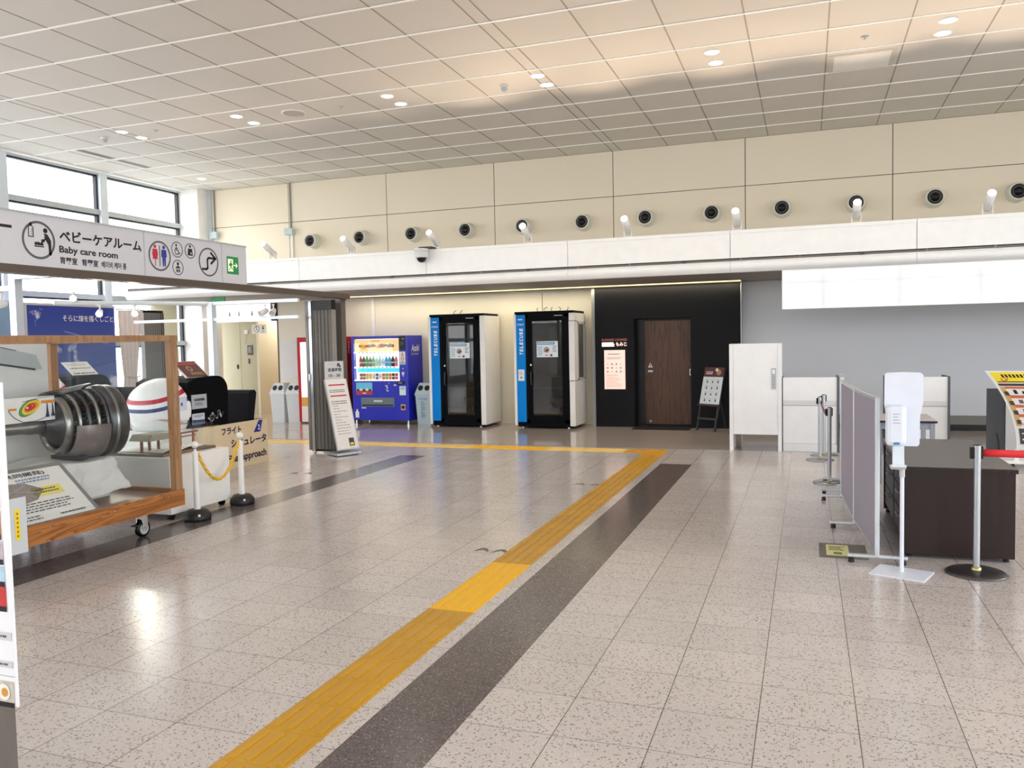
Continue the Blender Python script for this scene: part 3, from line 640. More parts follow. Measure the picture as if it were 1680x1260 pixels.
# beam and posts carrying it
t = thing('sign_gantry', 'brown overhead beam on a square post at the exhibit edge', 'frame', (-6.46, 7, 0))
fin('beam', MB().box((-6.53, 3.2, 2.31), (-6.39, 10.72, 2.384), BRONZE), t)
fin('post', MB().box((-6.80, 10.90, 0), (-6.66, 11.03, 2.36), M('post_brown_grey', (112, 104, 98), 0.4, metal=0.3)), t)
fin('elbow', MB().prism(frame((0, 0, 2.312), (1, 0, 0), (0, 1, 0)), [(-6.53, 10.70), (-6.39, 10.62), (-6.64, 11.03), (-6.80, 11.03)], 0, 0.07, BRONZE), t)
fin('post', MB().box((-6.955, 5.615, 0), (-6.875, 5.695, 2.30), ALU), t)
fin('elbow', MB().box((-6.955, 5.615, 2.30), (-6.45, 5.695, 2.35), ALU), t)

# folding partition hung at the beam's end
CORR = stripes('corrugated_grey', (152, 147, 142), (112, 108, 104), 0.022, 0, 0.55)
t = thing('folding_partition', 'grey corrugated folding partition hung beside the brown post', 'partition', (-6.88, 10.7, 0))
q = MB(); pts = []
n = 20
for i in range(n + 1): pts.append((-7.0 + 0.345 * i / n, 10.62 if i % 2 else 10.645))
pts += [(-6.655, 10.74), (-7.0, 10.74)]
q.prism(frame((0, 0, 0.06), (1, 0, 0), (0, 1, 0)), pts, 0, 2.10, CORR); fin('panel', q, t)
fin('edge_frame', MB().box((-7.10, 10.60, 0.05), (-7.055, 10.74, 2.295), M('partition_edge', (126, 122, 118), 0.4)).box((-7.052, 10.61, 0.05), (-7.003, 10.73, 2.295), ALU).box((-7.07, 10.595, 1.1), (-7.04, 10.60, 1.2), CHROME), t)
fin('rail', MB().box((-7.0, 10.62, 2.163), (-6.655, 10.74, 2.295), BLACK).box((-7.0, 10.63, 2.295), (-6.655, 10.73, 2.31), DGREY), t)
fin('caster', MB().cyl((-7.04, 10.64, 0.03), (-7.01, 10.64, 0.03), 0.03, 0.03, WHITE).box((-7.07, 10.63, 0.03), (-7.0, 10.72, 0.06), DGREY).box((-7.0, 10.64, 0.03), (-6.66, 10.72, 0.06), BLACK), t)
fin('caster', MB().cyl((-6.72, 10.68, 0.03), (-6.69, 10.68, 0.03), 0.03, 0.03, DGREY), t)

# leaning timetable stand
t = thing('slant_sign', 'tall slanted notice stand with red lines on casters beside the partition', 'sign stand', (-6.45, 10.6, 0))
o0 = Vector((-6.44, 10.33, 0)); U = Vector((0.16, 0.34, 0)).normalized(); NRM = Vector((U.y, -U.x, 0)); wdt = 0.38
back = 0.30; z0, z1 = 0.09, 1.12
up = Vector((-NRM.x * back, -NRM.y * back, z1 - z0)); L = up.length
Fs = frame(o0 + Vector((0, 0, z0)), U, up)
fin('board', MB().fbox(Fs, 0, 0, -0.025, wdt, L, 0, ALU).fbox(Fs, 0.0, 0, 0, 0.012, L, 0.006, ALU).fbox(Fs, wdt - 0.012, 0, 0, wdt, L, 0.006, ALU), t)
q = MB(); q.rect(Fs, 0.012, 0.02, wdt - 0.012, L, PAPER, 0.003)
for v in (0.955, 0.80): q.rect(Fs, 0.05, L * v - 0.05, wdt - 0.05, L * v - 0.03, REDP, 0.005)
for v in (0.89, 0.865, 0.73, 0.70): q.lines(Fs, 0.05, L * v - 0.06, wdt - 0.05, L * v - 0.04, 1, INKG, 0.005, 0.6, 0.1, 0.1)
q.lines(Fs, 0.06, 0.22, wdt - 0.06, L * 0.64, 11, INKL, 0.005, 0.28, 0.7, 0.15)
q.rect(Fs, 0.22, 0.05, 0.31, 0.17, DGREY, 0.005); q.rect(Fs, 0.235, 0.065, 0.295, 0.10, YELP, 0.006)
fin('poster', q, t)
tp = P(Fs, 0, L); Ft = frame(tp, U, (0, 0, 1))
q = MB().fbox(Ft, 0.02, -0.02, -0.012, wdt - 0.04, 0.27, 0, M('top_plate', (206, 206, 206), 0.4))
q.text('営業時間', Ft, 0.07, 0.115, 0.23, 0.055, INK, bold=0.02); q.text('10 - 30', Ft, 0.08, 0.035, 0.2, 0.045, INK, bold=0.02)
q.disc(Ft, 0.25, 0.22, 0.022, DGREY); q.disc(Ft, 0.275, 0.195, 0.017, DGREY); q.disc(Ft, 0.235, 0.2, 0.014, MGREY); q.stroke(Ft, [(0.08, 0.235), (0.2, 0.215)], 0.004, INKL)
fin('header_plate', q, t)
Fg = frame(o0 + Vector((0, 0, 0.05)), U, -NRM)
fin('base', MB().prism(Fg, [(-0.02, -0.02), (wdt + 0.02, -0.02), (0.2, 0.36), (0.02, 0.42)], 0, -0.035, ALU), t)
for u, v in ((0.04, 0.02), (wdt - 0.04, 0.02), (0.08, 0.32)):
    p = P(Fg, u, v); fin('caster', MB().cyl(p + U * 0.012 - Vector((0, 0, 0.022)), p - U * 0.012 - Vector((0, 0, 0.022)), 0.028, 0.028, BLACK, 14), t)
# ------------------------------------------------------------------ drinks machines
NAVY = M('vending_blue', (22, 34, 184), 0.35, var=0.02); VRED = M('vending_red', (190, 24, 34), 0.35); VREDD = M('vending_red_side', (140, 22, 30), 0.4)
LITW = M('display_white', (250, 246, 238), 0.5, var=0, emit=0.75)
x0, x1, yf, yb = -8.74, -7.46, 14.65, 15.30
t = thing('vending_machine', 'blue drinks vending machine with lit display window by the back wall', 'vending machine', ((x0 + x1) / 2, 14.98, 0))
q = MB(); q.box((x0, yf + 0.10, 0.09), (x1, yb, 1.79), NAVY)
q.box((x0, yf, 0.09), (x1, yf + 0.10, 0.885), NAVY, 0.01); q.box((x0, yf, 1.735), (x1, yf + 0.10, 1.79), NAVY); q.box((x0, yf, 0.885), (-8.69, yf + 0.10, 1.735), NAVY); q.box((-7.655, yf, 0.885), (x1, yf + 0.10, 1.735), NAVY)
fin('body', q, t)
F = FB(yf)
q = MB().box((-8.69, yf + 0.095, 0.885), (-7.655, yf + 0.11, 1.735), LITW)
for z in (1.445, 1.145, 0.885): q.box((-8.69, yf + 0.01, z), (-7.655, yf + 0.095, z + 0.028), LITW)
q.rect(FB(yf + 0.094), -8.66, 1.06, -7.67, 1.145, M('display_sky', (70, 190, 226), 0.5, var=0, emit=0.7), 0.001)
fin('display_shelves', q, t)
q = MB(); q.fbox(FB(yf + 0.03), -8.67, 1.475, 0, -7.665, 1.725, 0.01, M('banner_orange', (250, 206, 140), 0.5, var=0.05, emit=0.5))
Fb = FB(yf + 0.02)
rr = random.Random(3)
for i in range(16):
    cc = rr.choice([(176, 110, 40), (96, 84, 44), (214, 96, 56), (150, 60, 30), (240, 190, 60)])
    q.disc(Fb, -8.55 + 0.05 * i, 1.575 + 0.03 * rr.random(), 0.025 + 0.02 * rr.random(), M('banner_food_%d' % (sum(cc)), cc, 0.5, var=0, emit=0.2), 0.001 + 0.0002 * i)
q.rect(Fb, -8.3, 1.69, -8.1, 1.70, REDP, 0.001)
fin('banner', q, t)
for z, n in ((1.46, 9), (1.158, 10), (0.898, 10)):
    for i in range(n): fin('button', MB().box((-8.58 + 0.088 * i, yf + 0.004, z - 0.006), (-8.545 + 0.088 * i, yf + 0.011, z + 0.008), INK), t)
fin('window_pane', MB().box((-8.69, yf + 0.002, 0.885), (-7.655, yf + 0.004, 1.735), ACRYL), t)
fin('coin_panel', MB().fbox(F, -7.645, 1.50, 0, -7.515, 1.785, 0.012, BLACK).rect(F, -7.57, 1.72, -7.53, 1.728, PAPER, 0.013).rect(F, -7.61, 1.60, -7.55, 1.66, DGREY, 0.013), t)
q = MB().rect(F, -7.645, 1.21, -7.515, 1.47, PAPER).rect(F, -7.645, 1.21, -7.515, 1.245, M('sticker_teal', (140, 200, 210), 0.5), 0.003).stroke(F, [(-7.58, 1.45), (-7.58, 1.42), (-7.6, 1.385)], 0.014, INKG, 0.003).stroke(F, [(-7.58, 1.42), (-7.56, 1.385)], 0.014, INKG, 0.003).ring(F, -7.58, 1.33, 0.035, 0.012, REDP, 0.003).lines(F, -7.63, 1.25, -7.53, 1.28, 2, INKG, 0.003)
fin('notice_sticker', q, t)
q = MB().disc(F, -7.575, 1.13, 0.012, PAPER).fbox(F, -7.60, 1.005, 0, -7.545, 1.065, 0.012, STEEL).disc(F, -7.575, 0.985, 0.014, STEEL)
q.fbox(F, -7.71, 0.82, 0, -7.55, 0.875, 0.02, BLACK).rect(F, -7.68, 0.842, -7.59, 0.85, PAPER, 0.021).fbox(F, -7.79, 0.785, 0, -7.73, 0.82, 0.008, LGREY)
fin('coin_slot', q, t)
fin('notice_sticker', MB().rect(F, -7.665, 0.60, -7.525, 0.78, M('sticker_pale', (222, 236, 236), 0.5)).rect(F, -7.645, 0.71, -7.545, 0.765, M('sticker_teal', (140, 200, 210), 0.5), 0.003), t)
q = MB().rect(F, -8.65, 0.605, -8.28, 0.855, M('poster_sky', (110, 200, 236), 0.5)); q.poly(F, [(-8.65, 0.605), (-8.28, 0.605), (-8.28, 0.68), (-8.36, 0.71), (-8.47, 0.69), (-8.56, 0.71), (-8.65, 0.68)], M('poster_red', (190, 52, 60), 0.5), 0.003)
for i in range(5): q.disc(F, -8.61 + 0.07 * i, 0.70 + 0.012 * (i % 2), 0.028, PAPER if i % 2 else DGREY, 0.004 + 0.0003 * i)
q.rect(F, -8.50, 0.63, -8.42, 0.65, PAPER, 0.006)
fin('poster', q, t)
q = MB().stroke(F, [(-7.98, 0.79), (-7.93, 0.79), (-7.96, 0.75), (-7.92, 0.74)], 0.016, PAPER, 0.003).stroke(F, [(-7.97, 0.71), (-7.93, 0.70), (-7.95, 0.67), (-7.91, 0.69)], 0.013, PAPER, 0.003).disc(F, -7.90, 0.835, 0.012, M('sticker_teal', (140, 200, 210), 0.5), 0.003)
fin('slogan', q, t)
fin('delivery_slot', MB().fbox(F, -8.54, 0.37, 0, -7.78, 0.55, 0.012, M('slot_grey', (104, 116, 126), 0.35)).rect(F, -8.51, 0.385, -7.81, 0.41, BLACK, 0.014).rect(F, -8.25, 0.46, -8.05, 0.50, M('slot_print', (190, 206, 210), 0.5), 0.014).rect(F, -8.54, 0.33, -8.43, 0.35, PAPER, 0.003), t)
fin('coin_return', MB().fbox(F, -7.64, 0.30, 0, -7.54, 0.42, 0.01, M('return_tan', (196, 150, 130), 0.5)).disc(F, -7.59, 0.36, 0.035, BLACK, 0.012), t)
fin('bottle_icon', MB().poly(F, [(-8.685, 0.14), (-8.60, 0.14), (-8.60, 0.25), (-8.625, 0.28), (-8.625, 0.31), (-8.66, 0.31), (-8.66, 0.28), (-8.685, 0.25)], PAPER), t)
Fs_ = FL(x1)
fin('lettering', MB().text('Asahi', Fs_, 14.80, 1.47, 0.35, 0.14, PAPER, bold=0.02, slant=0.03), t); fin('lettering', MB().text('SOFT DRINKS', Fs_, 14.80, 1.40, 0.33, 0.035, PAPER), t)
for x in (x0 + 0.05, x1 - 0.05):
    for y in (yf + 0.05, yb - 0.08): fin('leg', MB().cyl((x, y, 0), (x, y, 0.09), 0.025, 0.02, CHROME, 12).cyl((x, y, 0), (x, y, 0.015), 0.035, 0.035, CHROME, 12), t)
# sample bottles and cans
def bottle(x, z, rgb, cap, lab, can):
    y = yf + 0.055; nm = 'sample_can' if can else 'sample_bottle'
    o = thing(nm, lab, 'can' if can else 'bottle', (x, y, z), 'sample drinks in the blue machine')
    mt = M('drink_%d_%d_%d' % rgb, rgb, 0.35, var=0.05, emit=0.18)
    if can:
        fin('body', MB().lathe((x, y, z), (0, 0, 1), [(0, 0), (0.028, 0.001), (0.031, 0.012), (0.031, 0.115), (0.026, 0.125)], mt, 14), o); fin('lid', MB().cyl((x, y, z + 0.123), (x, y, z + 0.127), 0.027, 0.026, CHROME, 14), o)
        fin('label_band', MB().lathe((x, y, z), (0, 0, 1), [(0.0313, 0.045), (0.0313, 0.075)], PAPER, 14), o)
    else:
        fin('body', MB().lathe((x, y, z), (0, 0, 1), [(0, 0), (0.03, 0.002), (0.033, 0.015), (0.033, 0.13), (0.028, 0.16), (0.014, 0.19), (0.013, 0.2)], mt, 14), o); fin('cap', MB().cyl((x, y, z + 0.198), (x, y, z + 0.218), 0.015, 0.015, M('cap_%d' % sum(cap), cap, 0.4), 12), o)
        fin('label_band', MB().lathe((x, y, z), (0, 0, 1), [(0.0333, 0.07), (0.0333, 0.10)], PAPER, 14), o)
    return o
rowb = [('red', (196, 70, 64)), ('dark green', (56, 96, 56)), ('green', (96, 150, 80)), ('dark green', (56, 96, 56)), ('green', (96, 150, 80)), ('pale green', (170, 206, 160)), ('pale blue', (170, 214, 236)), ('white', (236, 240, 244)), ('blue', (86, 170, 220)), ('blue', (86, 170, 220)), ('black', (52, 44, 52)), ('pink', (222, 130, 130))]
for i, (n, c) in enumerate(rowb): bottle(-8.56 + 0.0735 * i, 1.173, c, (240, 240, 240) if i % 2 else (60, 120, 70), '%s sample bottle in the middle window row, %s from the left' % (n, ORD[i]), False)
rowc = [('brown', (140, 70, 40)), ('brown', (150, 84, 44)), ('gold', (214, 170, 80)), ('gold', (222, 184, 104)), ('cream', (240, 222, 180)), ('blue', (76, 96, 160)), ('white', (232, 232, 236)), ('red', (214, 90, 60)), ('green', (130, 164, 84)), ('orange', (226, 120, 60)), ('dark brown', (84, 52, 44)), ('red', (204, 76, 56))]
for i, (n, c) in enumerate(rowc): bottle(-8.56 + 0.0735 * i, 0.913, c, (200, 200, 200), '%s sample can in the bottom window row, %s from the left' % (n, ORD[i]), True)

a0, a1 = -10.04, -8.93
t = thing('vending_machine', 'red drinks vending machine half hidden behind the folding partition', 'vending machine', (-9.48, 14.99, 0))
fin('body', MB().box((a0, yf + 0.06, 0.03), (a1, yb, 1.80), VRED, 0.01), t)
q = MB().box((a0 + 0.06, yf + 0.03, 0.55), (a1 - 0.2, yf + 0.062, 1.70), LITW).box((a0 + 0.02, yf + 0.02, 1.70), (a1 - 0.02, yf + 0.062, 1.79), VRED)
fin('display_window', q, t)
fin('door_panel', MB().box((a0, yf + 0.015, 0.03), (a0 + 0.06, yf + 0.06, 1.80), VRED).box((a1 - 0.2, yf + 0.015, 0.03), (a1, yf + 0.06, 1.80), VRED).box((a0 + 0.06, yf + 0.02, 0.36), (a1 - 0.2, yf + 0.06, 0.55), M('vend_amber', (230, 170, 80), 0.5)).box((a0 + 0.06, yf + 0.02, 0.03), (a1 - 0.2, yf + 0.06, 0.36), M('vend_cream', (236, 230, 226), 0.5)), t)
fin('print', MB().lines(FL(a1), 14.85, 1.45, 14.90, 1.70, 5, PAPER, 0.002, 0.6, 0.3), t)

# bins
BINW = M('bin_white', (216, 224, 226), 0.4); BINB = M('bin_pale_blue', (178, 200, 208), 0.4)
def bin_(x, y, mt, lab, writing=False):
    t = thing('recycling_bin', lab, 'bin', (x, y, 0), 'two-hole recycling bins')
    q = MB(); b, tp_, d = 0.145, 0.175, 0.15
    vs = [(x - b, y - d, 0.0), (x + b, y - d, 0), (x + b, y + d, 0), (x - b, y + d, 0), (x - tp_, y - d - 0.03, 0.6), (x + tp_, y - d - 0.03, 0.6), (x + tp_, y + d + 0.03, 0.6), (x - tp_, y + d + 0.03, 0.6)]
    q.add(vs, [(3, 2, 1, 0), (4, 5, 6, 7), (0, 1, 5, 4), (1, 2, 6, 5), (2, 3, 7, 6), (3, 0, 4, 7)], mt); fin('body', q, t)
    q = MB(); w = 0.185
    q.box((x - w, y - 0.19, 0.59), (x + w, y + 0.19, 0.62), mt)
    vs = [(x - w, y - 0.19, 0.62), (x + w, y - 0.19, 0.62), (x + w, y + 0.19, 0.62), (x - w, y + 0.19, 0.62), (x - 0.12, y - 0.10, 0.835), (x + 0.12, y - 0.10, 0.835), (x + 0.12, y + 0.12, 0.835), (x - 0.12, y + 0.12, 0.835)]
    q.add(vs, [(4, 5, 6, 7), (0, 1, 5, 4), (1, 2, 6, 5), (2, 3, 7, 6), (3, 0, 4, 7)], mt); fin('lid', q, t)
    Fl = frame((x, y - 0.19, 0.62), (1, 0, 0), (0, 0.09, 0.215)); q = MB()
    for u in (-0.072, 0.072): q.disc(Fl, u, 0.125, 0.058, BLACK, 0.003).ring(Fl, u, 0.125, 0.064, 0.008, LGREY, 0.004)
    fin('opening', q, t)
    if writing: fin('print', MB().text('PLEASE', FB(y - 0.182), x - 0.09, 0.50, 0.18, 0.04, BLUEP, 0.0).lines(FB(y - 0.178), x - 0.06, 0.14, x + 0.07, 0.48, 9, M('bin_print', (90, 120, 140), 0.5), 0.0, 0.35, 0.7), t)
    return t
bin_(-10.66, 14.95, BINW, 'white two-hole recycling bin beside the toilet entrance'); bin_(-10.26, 14.95, BINW, 'white two-hole recycling bin touching the red machine side')
bin_(-7.19, 14.92, BINB, 'pale blue printed two-hole recycling bin between blue machine and left booth', True)

# ------------------------------------------------------------------ phone booths
LITP = M('lettering_white', (250, 250, 250), 0.5, var=0)
BTB = M('booth_blue', (0, 132, 220), 0.5, spec=0.15, var=0.01); BFR = M('booth_black', (8, 10, 14), 0.6, spec=0.08); BWH = M('booth_white', (236, 234, 230), 0.4)
BIN_ = M('booth_lining', (112, 104, 99), 0.8); DGL = glass('booth_glass', (190, 188, 186), refl=1.3)
def booth(x0, lab, win):
    x1 = x0 + 1.02; yf = 14.48; yb = 15.27
    t = thing('phone_booth', lab, 'phone booth', ((x0 + x1) / 2, 14.9, 0), 'telephone work booths')
    q = MB().box((x0 - 0.055, yf - 0.005, 0.05), (x0, yb, 2.13), BWH, 0.008); fin('wall_panel', q, t)
    q = MB()
    if win: 
        q.box((x1, yf - 0.005, 0.05), (x1 + 0.105, yb, 0.90), BWH, 0.008); q.box((x1, yf - 0.005, 1.97), (x1 + 0.105, yb, 2.13), BWH, 0.008)
        q.box((x1, yf - 0.005, 0.88), (x1 + 0.105, 14.70, 1.99), BWH); q.box((x1, 15.20, 0.88), (x1 + 0.105, yb, 1.99), BWH)
    else: q.box((x1, yf - 0.005, 0.05), (x1 + 0.105, yb, 2.13), BWH, 0.008)
    fin('wall_panel', q, t)
    if win:
        f = MB(); X = x1 + 0.105
        for a, b, c_, d_ in ((14.69, 15.21, 0.89, 0.93), (14.69, 15.21, 1.93, 1.97), (14.69, 14.72, 0.89, 1.97), (15.18, 15.21, 0.89, 1.97)): f.box((X - 0.06, a, c_), (X + 0.012, b, d_), LGREY)
        w = fin('window', f, t); fin('pane', MB().box((X - 0.03, 14.72, 0.93), (X - 0.024, 15.18, 1.93), DGL), w)
    fin('lining', MB().box((x0, yb - 0.03, 0.05), (x1, yb, 2.13), BIN_).box((x0, yb - 0.04, 0.05), (x0 + 0.4, yb - 0.03, 2.0), M('booth_lining_brown', (96, 76, 64), 0.8)), t)
    fin('roof', MB().box((x0 - 0.03, yf + 0.01, 2.10), (x1 + 0.08, yb, 2.175), BFR), t)
    fin('base', MB().box((x0, yf + 0.03, 0.03), (x1 + 0.05, yb, 0.13), BFR).box((x0 + 0.01, yf, 0.03), (x1 - 0.01, yf + 0.05, 0.10), BFR), t)
    fr_ = MB().box((x0 + 0.18, yf, 0.10), (x0 + 0.245, yf + 0.06, 2.12), BFR).box((x1 - 0.09, yf, 0.10), (x1, yf + 0.06, 2.12), BFR).box((x0, yf, 2.06), (x1, yf + 0.06, 2.12), BFR).box((x0 + 0.18, yf, 0.10), (x1, yf + 0.06, 0.16), BFR).rect(FB(yf), x1 - 0.28, 2.083, x1 - 0.12, 2.095, LGREY)
    fin('frame', fr_, t)
    F = FB(yf)
    st = fin('blue_panel', MB().box((x0, yf - 0.004, 0.12), (x0 + 0.18, yf + 0.05, 2.115), BTB), t)
    Fr = frame((x0 + 0.135, yf - 0.004, 1.37), (0, 0, 1), (-1, 0, 0))       # lettering reads upward
    q = MB()
    for i, ch in enumerate('TELECUBE'): q.text(ch, Fr, 0.0635 * i, 0.0, 0.046, 0.07, LITP, bold=0.035, slant=0.012)
    fin('lettering', q, st); q = MB(); q.text('CTB-01', FB(yf - 0.004), x0 + 0.02, 1.92, 0.13, 0.035, PAPER, bold=0.015).rect(FB(yf - 0.004), x0 + 0.04, 2.02, x0 + 0.13, 2.04, PAPER)
    fin('lettering', q, st)
    dr_ = MB().box((x0 + 0.245, yf + 0.01, 0.16), (x0 + 0.30, yf + 0.05, 2.06), BFR).box((x1 - 0.14, yf + 0.01, 0.16), (x1 - 0.09, yf + 0.05, 2.06), BFR).box((x0 + 0.30, yf + 0.01, 2.0), (x1 - 0.14, yf + 0.05, 2.06), BFR).box((x0 + 0.30, yf + 0.01, 0.16), (x1 - 0.14, yf + 0.05, 0.24), BFR)
    d = fin('door', dr_, t)
    fin('pane', MB().box((x0 + 0.295, yf + 0.025, 0.235), (x1 - 0.135, yf + 0.032, 2.005), DGL), d)
    fin('handle', MB().tube([(x0 + 0.285, yf + 0.01, 1.05), (x0 + 0.285, yf - 0.03, 1.05), (x0 + 0.285, yf - 0.03, 0.82), (x0 + 0.285, yf + 0.01, 0.82)], 0.012, DGREY).disc(FB(yf + 0.01), x0 + 0.275, 1.185, 0.018, PAPER, 0.004), d)
    q = MB().fbox(FB(yf + 0.024), x0 + 0.39, 1.325, 0, x0 + 0.80, 1.62, 0.003, M('leaflet', (226, 236, 242), 0.5)); Fp = FB(yf + 0.024)
    q.rect(Fp, x0 + 0.40, 1.555, x0 + 0.74, 1.605, M('leaflet_blue', (96, 150, 190), 0.5), 0.004).lines(Fp, x0 + 0.41, 1.565, x0 + 0.72, 1.595, 1, PAPER, 0.005, 0.5, 0.1, 0.05)
    q.disc(Fp, x0 + 0.58, 1.46, 0.055, M('leaflet_tan', (176, 150, 136), 0.5), 0.004).poly(Fp, [(x0 + 0.54, 1.43), (x0 + 0.60, 1.43), (x0 + 0.64, 1.47), (x0 + 0.58, 1.47)], DGREY, 0.005)
    q.lines(Fp, x0 + 0.41, 1.35, x0 + 0.52, 1.53, 6, M('leaflet_line', (150, 180, 200), 0.5), 0.004, 0.5).lines(Fp, x0 + 0.70, 1.42, x0 + 0.78, 1.54, 4, INKL, 0.004, 0.6).rect(Fp, x0 + 0.65, 1.34, x0 + 0.69, 1.38, DGREY, 0.004).rect(Fp, x0 + 0.55, 1.35, x0 + 0.61, 1.375, M('leaflet_pink', (226, 140, 150), 0.5), 0.004)
    fin('leaflet', q, d)
    if win: fin('card_reader', MB().fbox(FB(yf - 0.004), x0 + 0.03, 0.89, 0, x0 + 0.15, 1.10, 0.008, M('reader_white', (230, 234, 236), 0.4)).disc(FB(yf - 0.004), x0 + 0.09, 0.95, 0.02, MGREY, 0.01).lines(FB(yf - 0.004), x0 + 0.05, 1.0, x0 + 0.13, 1.07, 3, INKL, 0.01, 0.4), st)
    fin('desk', MB().box((x0 + 0.02, 14.95, 0.70), (x1 - 0.02, yb - 0.04, 0.74), M('booth_desk', (150, 146, 142), 0.5)).box((x0 + 0.02, yb - 0.10, 0.3), (x1 - 0.02, yb - 0.05, 0.70), M('booth_apron', (86, 90, 94), 0.7)), t)
    xc = x0 + 0.72
    fin('stool', MB().lathe((xc, 14.80, 0.13), (0, 0, 1), [(0.0, 0.42), (0.17, 0.42), (0.18, 0.36), (0.12, 0.25), (0.0, 0.24)], M('stool_grey', (128, 126, 128), 0.6), 20).cyl((xc, 14.80, 0.13), (xc, 14.80, 0.38), 0.022, 0.022, CHROME, 12).cyl((xc, 14.80, 0.13), (xc, 14.80, 0.145), 0.14, 0.13, DGREY, 20), t)
    q = MB()
    rb = random.Random(int(abs(x0) * 10))
    for k in range(2 if not win else 5):
        xx = x0 + 0.3 + 0.14 * k; q.tube([(xx, 14.9, 2.17), (xx + rb.uniform(-.04, .04), 14.9, 2.23), (xx + rb.uniform(-.07, .07), 14.9, 2.26)], 0.006, BLACK, 6)
    fin('cable_ends', q, t)
    for x in (x0 + 0.08, x1 - 0.05): fin('foot', MB().cyl((x, yf + 0.08, 0), (x, yf + 0.08, 0.04), 0.03, 0.025, STEEL, 12), t)
    return t
booth(-6.865, 'phone booth with blue strip and blank white side wall, beside the pale blue bin', False)
booth(-5.11, 'phone booth with side window and card reader, nearer the charcoal lounge wall', True)

# ------------------------------------------------------------------ lounge front
F = FB(15.0)
t = thing('lounge_sign', 'glowing pink lettering sign on the charcoal wall above the menu panel', 'sign', (-3.37, 15.0, 1.5))
PK = M('sign_pink', (255, 214, 200), 0.5, var=0, emit=0.9); PKL = M('sign_copper', (206, 120, 100), 0.5, var=0, emit=0.2)
fin('lettering', MB().text('BUSINESS LOUNGE', F, -3.60, 1.60, 0.47, 0.042, PKL, 0.004), t); fin('lettering', MB().text('もみじ', F, -3.335, 1.50, 0.205, 0.075, PK, 0.004, bold=0.02), t)
fin('plaque', MB().poly(F, [(-3.60, 1.495), (-3.365, 1.495), (-3.365, 1.535), (-3.385, 1.575), (-3.60, 1.575)], PK, 0.004), t)
t = thing('menu_panel', 'backlit pale pink information panel on the charcoal wall left of the door', 'panel', (-3.36, 15.0, 0.7))
fin('light_box', MB().box((-3.555, 14.975, 0.705), (-3.165, 15.0, 1.43), M('panel_pink', (255, 222, 208), 0.5, var=0, emit=0.42)), t)
Fm = FB(14.975); q = MB(); PI = M('panel_ink', (170, 150, 146), 0.5, var=0)
q.lines(Fm, -3.48, 1.34, -3.24, 1.37, 1, PI, 0.002, 0.5, 0.1).lines(Fm, -3.50, 1.26, -3.22, 1.30, 2, PI, 0.002, 0.4, 0.3)
for r in range(3):
    for k in range(4): q.disc(Fm, -3.49 + 0.082 * k, 1.17 - 0.07 * r, 0.016 if (r + k) % 3 else 0.010, PI, 0.002)
q.lines(Fm, -3.52, 0.74, -3.20, 0.98, 8, PI, 0.002, 0.2, 0.5)
fin('print', q, t)
tag(fin('door_mat', MB().box((-2.98, 14.60, 0.0), (-1.96, 15.30, 0.012), M('mat_black', (18, 18, 20), 0.9), 0.004), None), 'black rubber mat in front of the brown lounge door', 'mat')
# easel
t = thing('easel_sign', 'dark wooden easel with product menu board beside the lounge door', 'easel', (-1.6, 14.6, 0))
EW = M('easel_black', (26, 22, 22), 0.5); ub = Vector((0, 0.30, 1.16)).normalized()
Fe = frame((-1.85, 14.66, 0), Vector((0.43, -0.30, 0)), Vector((0.16, 0.20, 1.12)))
for nm, u in (('leg', 0.0), ('leg', 0.40)): fin(nm, MB().fbox(Fe, u, 0.0, -0.03, u + 0.03, 1.12, 0, EW), t)
fin('leg', MB().tube([P(Fe, 0.2, 1.05, -0.03), (-1.36, 14.90, 0.01)], 0.013, EW), t)
fin('crossbar', MB().fbox(Fe, 0.0, 0.20, -0.02, 0.43, 0.235, 0.006, EW).fbox(Fe, -0.005, 0.44, -0.03, 0.435, 0.475, 0.04, M('easel_shelf', (60, 28, 28), 0.5)), t)
q = MB().fbox(Fe, 0.0, 0.475, 0, 0.43, 0.96, 0.012, M('board_pale', (214, 224, 230), 0.5))
for r in range(4):
    for k in range(3): q.fbox(Fe, 0.09 + 0.12 * k, 0.52 + 0.11 * r, 0.012, 0.115 + 0.12 * k, 0.565 + 0.11 * r - 0.01 * (k % 2), 0.0135, DGREY).lines(Fe, 0.06 + 0.12 * k, 0.575 + 0.11 * r, 0.14 + 0.12 * k, 0.585 + 0.11 * r, 1, INKL, 0.0135, 0.5)
fin('menu_board', q, t)
q = MB().fbox(Fe, 0.0, 0.965, 0, 0.43, 1.13, 0.012, M('header_maroon', (84, 24, 28), 0.5)); q.lines(Fe, 0.05, 1.0, 0.2, 1.06, 2, PAPER, 0.014, 0.5, 0.2, 0.2).disc(Fe, 0.33, 1.04, 0.05, M('header_food', (170, 130, 90), 0.5), 0.014).disc(Fe, 0.28, 1.085, 0.03, PAPER, 0.0145)
fin('header', q, t)

